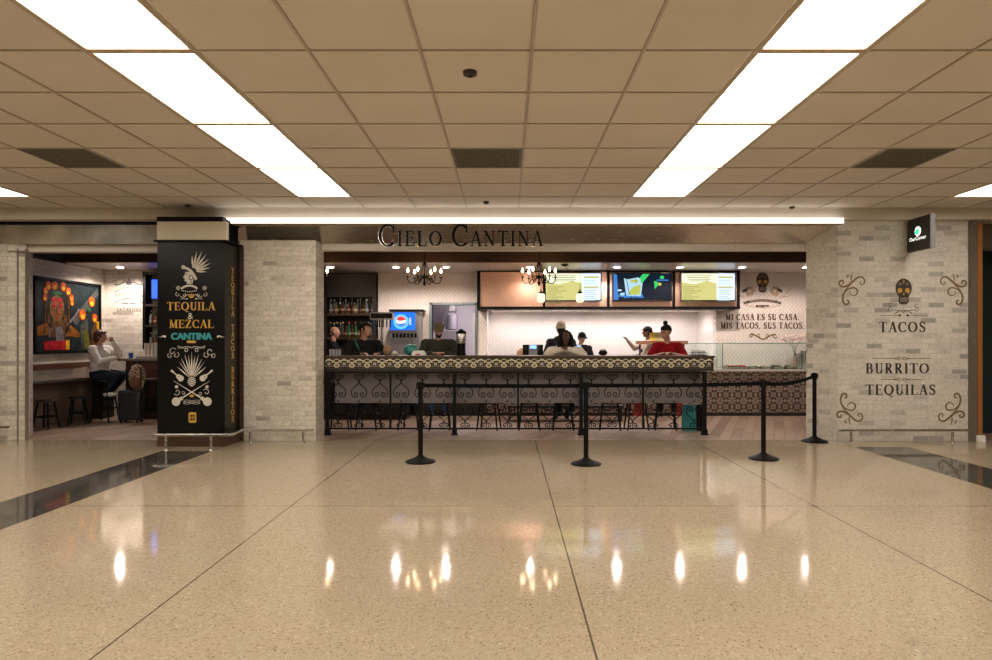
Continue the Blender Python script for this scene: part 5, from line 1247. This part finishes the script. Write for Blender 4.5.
# ------------------------------------------------------------------ lamps inside the shop
def downlight(x, y, z, lab, watt, rr=.065, col=(1, .84, .74), grp='round downlights in the shop ceiling'):
    t = empty('downlight', (x, y, z), lab, 'downlight', grp)
    m = MB(); m.lathe((0, 0, -.012), [(rr+.025, 0), (rr+.03, .012)], 28); m.v = m.v; m.build('trim_ring', WHT, t)
    m = MB(); m.lathe((0, 0, -.0155), [(rr*.96, 0), (rr, .003)], 28); m.build('lens', EM('downlight_lens', col, 30), t)
    l = bpy.data.lights.new('downlight_beam', 'SPOT'); l.energy = watt; l.color = col; l.spot_size = math.radians(172 if rr < .06 else 160); l.spot_blend = .5; l.shadow_soft_size = rr*.4
    o = bpy.data.objects.new('downlight_beam', l); C.objects.link(o); o.parent = t; o.location = (0, 0, -.06)
DZ = 2.98
for px, w in ((120, 'nearest the brick wall emblem'), (60, 'above the painting'), (330, 'over the back bar shelves'), (396, 'over the beer taps'), (446, 'above the kitchen doorway'), (530, 'before the plain copper panel'), (617, 'before the drink screen'), (680, 'between the drink screen and the right menu screen'), (742, 'nearest the skull on the MI CASA wall'), (806, 'nearest the grey brick column')):
    y = 13.0 if px > 100 else 13.0
    downlight(X(px, y), y, DZ, 'small round recessed downlight ' + w, {330: 8, 120: 105, 60: 90, 530: 38, 680: 60, 742: 60, 806: 60}.get(px, 70))
for px in (508, 546, 580, 615, 646, 679):  # the leftmost lamp is an added one, brightening the alcove's left end
    downlight(X(px, 14.7), 14.7, 2.30, 'small lamp under the menu cabinet, ' + {508: 'leftmost', 546: 'second from left', 580: 'third from left', 615: 'fourth from left', 646: 'fifth from left', 679: 'rightmost'}[px], 24, .05, (1, .88, .84), 'lamps under the menu cabinet')
l = bpy.data.lights.new('kitchen_lamp', 'AREA'); l.energy = 42; l.color = (1.0, .90, .95); l.size = .6; l.shape = 'RECTANGLE'; l.size_y = 1.2
o = bpy.data.objects.new('kitchen_lamp', l); C.objects.link(o); o.location = (-1.2, 15.2, 2.85)
BULB = EM('flame_bulb', (1.0, .66, .38), 42)
def chandelier(px, lab, narm, rot):
    y = 11.95; x = X(px, y); t = empty('chandelier', (x, y, 2.54), lab, 'chandelier', 'black iron chandeliers over the bar')
    m = MB(); m.cyl((0, 0, .02), (0, 0, .86), .009, n=8); m.lathe((0, 0, 0), [(.006, -.03), (.022, .0), (.03, .03), (.014, .07), (.02, .12), (.01, .2)], 14); m.build('stem', IRON, t)
    m = MB(); m.lathe((0, 0, .84), [(.05, 0), (.055, .03)], 18); m.build('canopy', IRON, t)
    for k in range(narm):
        a = rot + 2*PI*k/narm; c, s_ = math.cos(a), math.sin(a); R_ = .30
        pr = [(0.01, .10), (.06, .16), (.12, .10), (.18, .03), (.26, .02), (.30, .08), (R_, .13)]; pts = []
        for i in range(len(pr)-1):
            for j in range(4): f_ = j/4; pts.append((pr[i][0]*(1-f_)+pr[i+1][0]*f_, pr[i][1]*(1-f_)+pr[i+1][1]*f_))
        pts.append(pr[-1])
        m = MB(); m.tube([(c*q_[0], s_*q_[0], q_[1]) for q_ in pts], .0085, 6); m.lathe((c*R_, s_*R_, .12), [(.012, 0), (.034, .014), (.034, .018)], 12)
        m.tube([(c*.02, s_*.02, .40), (c*.10, s_*.10, .22), (c*.16, s_*.16, .06)], .005, 5); arm = m.build('arm', IRON, t)
        MB().cyl((c*R_, s_*R_, .135), (c*R_, s_*R_, .215), .012, n=10).build('candle_sleeve', M('candle_ivory', (.45, .33, .2), .6), arm)
        MB().lathe((c*R_, s_*R_, .215), [(.008, 0), (.017, .02), (.018, .035), (.009, .06), (.002, .082)], 12).build('bulb', BULB, arm)
chandelier(424.5, 'black iron candle chandelier above the olive cap, left of the two whole ones', 6, .25); chandelier(539, 'black iron candle chandelier before the plain copper panel', 6, .1); chandelier(310.5, 'black iron chandelier mostly hidden behind the cream brick column', 6, 0)
JAR = Mat('frosted_jar'); JAR.set((.75, .75, .68), .25); JAR.b.inputs['Emission Color'].default_value = (.95, .92, .70, 1); JAR.b.inputs['Emission Strength'].default_value = .75; JAR = JAR.m
for px, swag in ((541, 0), (580, 1)):
    y = 12.6; x = X(px, y); zb = Z(302.5, y); t = empty('jar_pendant', (x, y, zb), 'glowing glass jar pendant lamp ' + ('hung from a swagged cable with a hook' if swag else 'directly under the chandelier'), 'pendant lamp', 'glass jar pendants')
    m = MB(); m.lathe((0, 0, 0), [(.05, 0), (.075, .03), (.08, .10), (.07, .155), (.045, .17)], 22); m.build('jar', JAR, t)
    m = MB(); m.lathe((0, 0, .17), [(.048, 0), (.04, .03), (.014, .05), (.012, .09)], 18); m.build('cap', IRON, t)
    MB().lathe((0, 0, .05), [(.01, 0), (.03, .02), (.03, .05), (.012, .08)], 12).build('bulb', EM('jar_bulb', (1, .85, .55), 14), t)
    ztop = 2.98 - zb
    m = MB()
    if swag: m.tube([(0, 0, .25), (0, 0, ztop-.06), (-.1, 0, ztop-.14), (-.2, 0, ztop-.13), (-.29, 0, ztop-.02)], .004, 6)
    else: m.cyl((0, 0, .25), (0, 0, ztop), .004, n=6)
    m.build('cable', IRON, t)
    if swag: MB().lathe((-.29, 0, ztop-.035), [(.03, 0), (.07, .015), (.07, .035)], 16).build('ceiling_hook', IRON, t)
# ------------------------------------------------------------------ people
def rotm(yaw, pitch, roll=0): return (Euler((0, 0, yaw)).to_matrix() @ Euler((-pitch, 0, 0)).to_matrix() @ Euler((0, roll, 0)).to_matrix())
SKINS = {'fair': (.42, .22, .15), 'brown': (.16, .075, .045), 'dark': (.10, .045, .028), 'olive': (.34, .17, .11)}
def skin(k): return M('skin_'+k, SKINS[k], .5, var=.06)
def ik(a, t, l1, l2, hint):
    a, t = Vector(a), Vector(t); d = t-a; L = d.length
    if L > (l1+l2)*.995: t = a + d*((l1+l2)*.995/L); d = t-a; L = d.length
    x = (l1*l1-l2*l2+L*L)/(2*L); h = math.sqrt(max(0, l1*l1-x*x)); d.normalize(); hv = Vector(hint); hv -= d*hv.dot(d); hv.normalize()
    return a + d*x + hv*h, t
def hand_prims(w, d, n, sk, side, curl=.6):
    """palm, four fingers, thumb: w wrist, d pointing direction, n palm normal"""
    d = Vector(d).normalized(); n = Vector(n); n = (n - d*n.dot(d)).normalized(); s_ = d.cross(n) * side; P_ = []
    for k, (off, L) in enumerate(((-.030, .070), (-.010, .080), (.010, .075), (.029, .060))):
        kn = w + d*.088 + s_*off; P_.append(('cap', w + d*.012 + s_*off*.55, kn, .014, .0125, sk))
        p = kn; a = .15
        for j, f_ in enumerate((.45, .30, .25)):
            a += curl*(.5, .8, .6)[j]; q = p + (d*math.cos(a) + n*math.sin(a))*L*f_; P_.append(('cap', p, q, .0095-.0008*j, .0088-.0008*j, sk)); p = q
    b = w + d*.025 - s_*.026; t1 = b + (d*.65 - s_*.65 + n*.3).normalized()*.042; t2 = t1 + (d*.9 - s_*.1 + n*.45).normalized()*.034
    P_ += [('cap', b, t1, .015, .011, sk), ('cap', t1, t2, .011, .009, sk)]
    return P_
def realize(prims, name, mats, voxel):
    m = MB()
    for p in prims:
        if p[0] == 'cap': m.cap(p[1], p[2], p[3], p[4], 12)
        else: m.ell(p[1], p[2], p[3], 18, 12)
    me = bpy.data.meshes.new(name); me.from_pydata(m.v, [], m.f)
    bm = bmesh.new(); bm.from_mesh(me); bmesh.ops.recalc_face_normals(bm, faces=bm.faces); bm.to_mesh(me); bm.free()
    ob = bpy.data.objects.new('tmp', me); C.objects.link(ob)
    r = ob.modifiers.new('r', 'REMESH'); r.mode = 'VOXEL'; r.voxel_size = voxel; r.adaptivity = 0
    sm = ob.modifiers.new('s', 'SMOOTH'); sm.factor = .5; sm.iterations = 2
    dg = bpy.context.evaluated_depsgraph_get(); dg.update(); out = bpy.data.meshes.new_from_object(ob.evaluated_get(dg)); bpy.data.objects.remove(ob)
    out.name = name; out.materials.clear()
    for mt in mats: out.materials.append(mt)
    n = len(out.polygons); c = np.empty(n*3); out.polygons.foreach_get('center', c); c = c.reshape(-1, 3); best = np.full(n, 1e9); idx = np.zeros(n, int)
    for p in prims:
        if p[0] == 'cap':
            a = np.array(p[1]); d = np.array(p[2])-a; t = np.clip(((c-a)@d)/max(d@d, 1e-9), 0, 1); dist = np.linalg.norm(c-a-t[:, None]*d, axis=1) - (p[3]+(p[4]-p[3])*t); mi = p[5]
        else:
            R = np.array(p[3] if p[3] is not None else Matrix.Identity(3)); q = (c-np.array(p[1]))@R; rr = np.array(p[2]); k = np.linalg.norm(q/rr, axis=1); dist = (k-1)*rr.min(); mi = p[4]
        u_ = dist < best; best[u_] = dist[u_]; idx[u_] = mi
    out.polygons.foreach_set('material_index', idx.tolist()); out.polygons.foreach_set('use_smooth', [True]*n)
    return out
def child(o, name, mat, m, sm=60): return m.build(name, mat, o, sm)

def person(loc, rz, label, hip=.92, lean=.1, side=0., head=(0, 0, 0), hands=None, legs='sit', sk='fair', top=None, bottom=None, shoe=None, bulk=1.0, hair='short', hairm=None, hat=None, hatm=None,
           short=False, scale=1.0, neck=.0, hood=None, hint=(.6, -.4, -.8), feet=None, curl=.7, beard=False, eyesdown=False):
    S_, T_, B_, F_ = 0, 1, 2, 3; mats = [skin(sk), top, bottom, shoe or BLK]; P_ = []
    hipv = Vector((0, 0, hip)); sp = Vector((math.sin(side), math.sin(lean)*math.cos(side), math.cos(lean)*math.cos(side))); fw = Vector((0, math.cos(lean), -math.sin(lean)))
    Rt = Matrix((Vector((1, 0, 0)), fw, sp)).transposed()
    b = bulk
    P_.append(('ell', hipv, (.165*b, .125*b, .12), Rt, B_)); P_.append(('ell', hipv + sp*.17, (.145*b, .115*b, .16), Rt, T_)); P_.append(('ell', hipv + sp*.34, (.168*b, .125*b, .17), Rt, T_)); P_.append(('ell', hipv + sp*.06, (.155*b, .122*b, .07), Rt, T_))
    nb = hipv + sp*.50; sh = {-1: nb + Rt @ Vector((-.165*b, 0, -.035)), 1: nb + Rt @ Vector((.165*b, 0, -.035))}
    P_.append(('cap', sh[-1], sh[1], .062*b, .062*b, T_)); P_.append(('cap', nb - sp*.02, sh[1]+sp*.01, .05*b, .045*b, T_)); P_.append(('cap', nb - sp*.02, sh[-1]+sp*.01, .05*b, .045*b, T_))
    hb = nb + (sp*.75 + Vector((0, 0, .25)) + Vector((0, neck, 0))).normalized()*.10
    P_.append(('cap', nb - sp*.03, hb, .055, .050, S_))
    HR_ = rotm(*head); hc = hb + HR_ @ Vector((0, .02, .10)); H = lambda v: hc + HR_ @ Vector(v)
    P_ += [('ell', H((0, -.012, .025)), (.074, .092, .090), HR_, S_), ('ell', H((0, .022, -.02)), (.060, .068, .088), HR_, S_), ('ell', H((0, .055, -.082)), (.034, .030, .026), HR_, S_), ('cap', H((0, .086, .018)), H((0, .108, -.022)), .008, .014, S_),
           ('cap', H((-.03, .078, .032)), H((.03, .078, .032)), .012, .012, S_), ('ell', H((-.076, -.004, .0)), (.011, .020, .030), HR_, S_), ('ell', H((.076, -.004, .0)), (.011, .020, .030), HR_, S_), ('cap', H((-.016, .084, -.050)), H((.016, .084, -.050)), .010, .010, S_)]
    for s_ in (-1, 1):
        tgt = (hands or {}).get(s_)
        if tgt is None: tgt = (s_*.24, .12, hip-.03)
        el, wr = ik(sh[s_], tgt, .285, .255, (hint[0]*s_, hint[1], hint[2]))
        ra = .05*b; P_.append(('cap', sh[s_], el, .056*b, .046*b, T_))
        fa = (wr-el).normalized()
        if short: P_[-1] = ('cap', sh[s_], sh[s_].lerp(el, .75), .058*b, .055*b, T_); P_.append(('cap', sh[s_], el, .042, .038, S_)); P_.append(('cap', el, wr, .038, .025, S_))
        else: P_.append(('cap', el, wr - fa*.02, .045*b, .034*b, T_)); P_.append(('cap', wr - fa*.05, wr, .026, .024, S_))
        n = Vector((0, 0, -1)) if abs(fa.z) < .8 else Vector((-s_, 0, 0))
        P_ += hand_prims(wr, fa, n, S_, -s_, curl)
    for s_ in (-1, 1):
        hj = hipv + Vector((s_*.09*b, .02, -.02))
        if legs == 'sit': kn = Vector((s_*.12, .42, hip-.02)); ft = Vector((s_*.10, .34, .32)) if feet is None else Vector((s_*.08, feet[0], feet[1]))
        else: kn = Vector((s_*.10, .03, hip*.52)); ft = Vector((s_*.11, -.01, .075))
        P_.append(('cap', hj, kn, .088*b, .060, B_)); P_.append(('cap', kn, ft, .056, .042, B_)); P_.append(('ell', ft + Vector((0, .06, -.035)), (.045, .13, .04), None, F_)); P_.append(('cap', ft, ft + Vector((0, .02, -.02)), .042, .044, F_))
    me = realize(P_, 'person', mats, .0095)
    o = bpy.data.objects.new('person', me); C.objects.link(o); o.location = loc; o.rotation_euler.z = rz; o.scale = (scale,)*3
    tag(o, label, 'person')
    EW = M('eye_white', (.6, .58, .55), .3); ED = M('iris_dark', (.02, .012, .008), .2); LP = M('lip_'+sk, tuple(c*.75 if i else c*1.0 for i, c in enumerate(SKINS[sk])), .4)
    for s_ in (-1, 1):
        m = MB(); m.mat(EW); m.ell(H((s_*.030, .078, .012)), (.014, .010, .008 if not eyesdown else .005), HR_, 10, 8); m.mat(ED); m.ell(H((s_*.030, .0855, .010)), (.006, .004, .006), HR_, 8, 6); m.build('eye', None, o)
    m = MB(); m.tube([H((-.022, .090, -.049)), H((0, .096, -.047)), H((.022, .090, -.049))], [.003, .006, .003], 8); m.build('mouth', LP, o)
    hm = hairm or M('hair_black', (.008, .006, .005), .6, Specular_IOR_Level=.12)
    m = MB()
    for s_ in (-1, 1): m.tube([H((s_*.014, .089, .030)), H((s_*.030, .090, .036)), H((s_*.050, .078, .030))], .004, 6)
    if hair != 'bald': m.build('eyebrows', hm, o)
    if beard: m = MB(); m.ell(H((0, .045, -.062)), (.055, .052, .052), HR_, 16, 10, .03); m.build('beard', hm, o)
    if hair == 'short':
        m = MB(); m.ell(H((0, -.030, .040)), (.083, .092, .092), HR_, 22, 14, .035); m.ell(H((0, .02, .085)), (.066, .070, .045), HR_, 18, 10, .05)
        for s_ in (-1, 1): m.ell(H((s_*.066, .008, .015)), (.014, .03, .04), HR_, 10, 8)
        m.build('hair', hm, o)
    elif hair == 'long':
        m = MB(); m.ell(H((0, -.038, .032)), (.094, .098, .105), HR_, 22, 14, .03)
        for s_ in (-1, 1):
            m.tube([H((s_*.05, -.01, .10)), H((s_*.092, .0, .02)), H((s_*.102, .01, -.07)), H((s_*.09, .04, -.19))], [.03, .034, .042, .03], 12)
            m.tube([H((s_*.06, -.05, .02)), H((s_*.09, -.05, -.08)), H((s_*.08, -.03, -.2))], [.05, .055, .035], 12)
        m.build('hair', hm, o)
    elif hair == 'wavy':
        m = MB(); m.ell(H((0, -.034, .032)), (.095, .100, .100), HR_, 22, 14, .05); m.ell(H((0, -.06, -.05)), (.088, .065, .075), HR_, 20, 12, .08); m.ell(H((0, .03, .085)), (.06, .055, .035), HR_, 16, 10, .06)
        m.build('hair', hm, o)
    elif hair == 'bun':
        m = MB(); m.ell(H((0, -.032, .034)), (.084, .094, .094), HR_, 22, 14, .01); m.ell(H((0, .015, .07)), (.069, .068, .052), HR_, 18, 10); m.build('hair', hm, o)
        m = MB(); m.ell(H((0, -.03, .155)), (.040, .040, .036), HR_, 14, 10, .10); m.build('hair_bun', hm, o)
    elif hair == 'nape':
        m = MB(); m.ell(H((0, -.042, .0)), (.080, .080, .080), HR_, 20, 12, .03); m.build('hair', hm, o)
    if hat == 'cap':
        m = MB(); m.ell(H((0, -.010, .052)), (.086, .102, .085), HR_, 24, 14); m.cyl(H((0, -.01, .135)), H((0, -.01, .142)), .008, n=8); m.build('cap', hatm, o)
        m = MB(); m.ell(H((0, .115, .050)), (.066, .072, .007), HR_ @ Euler((-.15, 0, 0)).to_matrix(), 18, 8); m.build('cap_brim', hatm, o)
    elif hat == 'beanie':
        m = MB(); m.ell(H((0, -.015, .085)), (.090, .102, .105), HR_, 26, 16, .006); m.build('beanie', hatm, o)
        m = MB(); m.tube([H((.088*math.cos(a*PI/12), -.015+.100*math.sin(a*PI/12), .045)) for a in range(24)], .018, 8, True); m.build('beanie_cuff', hatm, o)
    if hood: 
        m = MB(); m.tube([nb + Rt @ Vector((.11*math.cos(a*PI/10), -.02+.10*math.sin(a*PI/10), .03+.03*math.sin(a*PI/10)*-1)) for a in range(20)], .036, 8, True); m.build('hood_collar', hood, o)
    o['hc'] = 0.0; del o['hc']
    return o, H, sh, nb, Rt
def cloth(n, c, var=.15, sc=25): return M(n, c, .9, var=var, scale=sc, Specular_IOR_Level=.12)
BLKC = cloth('black_cotton', (.012, .012, .013)); JEAN = cloth('blue_denim', (.05, .09, .18)); DJEAN = cloth('dark_denim', (.014, .020, .035)); OLV = cloth('olive_canvas', (.045, .042, .030)); CRM = cloth('cream_fleece', (.66, .59, .50)); GRT = cloth('heather_grey', (.58, .55, .52), .2, 60)
BRH = M('hair_brown', (.045, .018, .010), .5); RDT = cloth('crimson_knit', (.26, .008, .014)); BGC = cloth('beige_shirt', (.46, .36, .30))
SK_W = X(100, 12.5)
o, H, sh, nb, Rt = person((SK_W, 12.5, 0), -PI/2, 'person in a light grey sweater sitting on the tall stool beside the suitcase', hip=.90, lean=-.02, head=(0, .1, 0), hands={-1: (-.08, .20, 1.50), 1: (.14, .36, 1.20)}, legs='sit', sk='fair', top=GRT, bottom=DJEAN, shoe=WHT, bulk=1.34, hair='wavy', hairm=BRH, feet=(.17, .55), hint=(.5, .1, -1), curl=1.1)
stools_px = {}
person((X(332, 13.68), 13.68, 0), -PI/2+.15, 'bald person in black behind the service bar before the bottle shelves', hip=.97, lean=.05, head=(-.1, .12, 0), hands={-1: (-.08, .30, 1.40), 1: (.12, .32, 1.36)}, legs='stand', sk='fair', top=BLKC, bottom=BLKC, hair='bald', scale=1.02)
xo = X(363, 11.4)
o, H, sh, nb, Rt = person((xo, 11.42, 0), PI+.45, 'dark-haired person in black with a green strap at the bar, looking to the soda fountain', hip=.95, lean=.10, head=(.75, .0, 0), hint=(.8, .0, -.6), hands={-1: (-.16, .40, 1.25), 1: (.14, .38, 1.25)}, sk='fair', top=BLKC, bottom=BLKC, scale=1.04, bulk=1.34, hair='short', beard=False)
m = MB(); GS = cloth('green_webbing', (.03, .13, .09))
m.tube([sh[1] + Vector((-.06, .055, .045)), sh[1] + Vector((-.055, .03, .068)), sh[1] + Vector((-.05, -.04, .055))], .02, 8); m.tube([sh[1] + Vector((-.06, .055, .045)), nb + Rt @ Vector((.10, .125, -.12)), nb + Rt @ Vector((.10, .14, -.25))], .018, 8); m.build('green_strap', GS, o)
o, H, sh, nb, Rt = person((X(438.5, 11.4), 11.44, 0), PI+.05, 'person in an olive cap and dark olive jacket at the bar, looking down at hands', hip=.96, lean=.18, hint=(.8, .0, -.6), head=(.15, .38, 0), hands={-1: (-.11, .42, 1.26), 1: (.07, .43, 1.26)}, sk='fair', top=OLV, bottom=JEAN, scale=1.04, bulk=1.32, hair='nape', hairm=BRH, hat='cap', hatm=cloth('olive_cap', (.13, .115, .075)), beard=True, eyesdown=True)
m = MB(); m.box(-.04, .04, -.075, .075, -.005, .005); ph = m.build('phone', BLKG, loc=(X(444.5, 10.98), 10.98, 1.292), smooth=0, bevel=.003); tag(ph, 'black phone lying on the ledge before the olive cap', 'phone')
o, H, sh, nb, Rt = person((X(564, 11.45), 11.52, 0), PI, 'person in a cream fleece coat leaning low over the bar ledge with dark hair', hip=.90, lean=.58, head=(.05, -.02, 0), hands={-1: (-.03, .52, 1.33), 1: (.07, .50, 1.33)}, sk='dark', top=CRM, bottom=BLKC, scale=1.04, bulk=1.38, hair='long', hood=CRM, hint=(1.0, -.1, -.35), eyesdown=True)
DCO = cloth('dark_coat', (.022, .024, .028))
person((X(561.5, 12.95), 12.92, 0), .12, 'person in a tan beanie and dark coat seen from behind, at the service counter', hip=1.0, lean=.10, head=(0, .05, 0), hands={-1: (-.24, .28, 1.06), 1: (.24, .28, 1.06)}, legs='stand', sk='brown', top=DCO, bottom=DJEAN, bulk=1.30, hair='nape', hat='beanie', hatm=cloth('tan_wool', (.30, .24, .17), .2, 80), hood=DCO, scale=1.02)
person((X(580, 14.5), 14.46, 0), PI+.1, 'worker in a black cap and black shirt behind the right cash register', hip=.93, lean=.12, head=(.3, .3, 0), hands={-1: (-.12, .30, 1.12), 1: (.14, .30, 1.12)}, legs='stand', sk='olive', top=BLKC, bottom=BLKC, hair='nape', hat='cap', hatm=BLKC, bulk=1.15, scale=.98)
pw, H, sh, nb, Rt = person((X(648.5, 14.72), 14.70, 0), PI/2, 'worker in a black cap with a beige sleeve pointing towards the registers', hip=.98, lean=.03, head=(-.1, -.05, 0), hands={-1: (.06, .30, 1.15), 1: (.10, .44, 1.50)}, legs='stand', sk='brown', top=BGC, bottom=BLKC, hair='nape', hat='cap', hatm=BLKC, bulk=1.2, curl=.3, hint=(.3, 0, -1), scale=1.02)
m = MB()
prof = [(.70, .17, .135), (.85, .185, .155), (.98, .19, .160), (1.12, .165, .148), (1.24, .13, .150), (1.32, .10, .150)]
vs = []
for z_, w_, d_ in prof:
    for a in range(-80, 81, 16): vs.append((w_*math.sin(math.radians(a)), d_*math.cos(math.radians(a))*1.08+.012, z_))
    for a in range(80, -81, -16): vs.append((w_*math.sin(math.radians(a)), d_*math.cos(math.radians(a))*1.08+.004, z_))
n_ = 22
m.add(vs, [(i*n_+k_, i*n_+(k_+1) % n_, (i+1)*n_+(k_+1) % n_, (i+1)*n_+k_) for i in range(len(prof)-1) for k_ in range(n_)] + [tuple(range(n_))[::-1], tuple((len(prof)-1)*n_+k_ for k_ in range(n_))])
m.build('apron', BLKC, pw)
person((X(668, 11.4), 11.44, 0), PI-.25, 'person in a crimson short-sleeved top with a hair bun, seated at the bar', hip=.92, lean=.16, head=(-.55, .28, 0), hint=(.8, .0, -.6), hands={-1: (-.10, .42, 1.255), 1: (.09, .40, 1.25)}, sk='fair', top=RDT, bottom=BLKC, short=True, scale=1.04, bulk=1.12, hair='bun', eyesdown=True)

# ------------------------------------------------------------------ daylight-less interior: only the lamps, a faint ambient, and the camera
w = bpy.data.worlds.new('World'); S.world = w; w.use_nodes = True
w.node_tree.nodes['Background'].inputs[0].default_value = (1, .85, .7, 1); w.node_tree.nodes['Background'].inputs[1].default_value = .02
cam = bpy.data.cameras.new('camera'); cam.lens = 36*F/992; cam.sensor_width = 36; cam.shift_x = (496-CX)/992; cam.shift_y = (CY-330)/992; cam.clip_end = 100; cam.clip_start = .05
co = bpy.data.objects.new('camera', cam); C.objects.link(co); co.location = (0, 0, EH); co.rotation_euler = (PI/2, 0, 0); S.camera = co
S.view_settings.view_transform = 'Standard'; S.view_settings.look = 'None'; S.view_settings.gamma = 1; S.view_settings.use_curve_mapping = False
S.view_settings.exposure = .30
S.cycles.use_denoising = True; S.cycles.max_bounces = 8; S.cycles.diffuse_bounces = 5; S.cycles.sample_clamp_indirect = 6; S.cycles.caustics_reflective = False
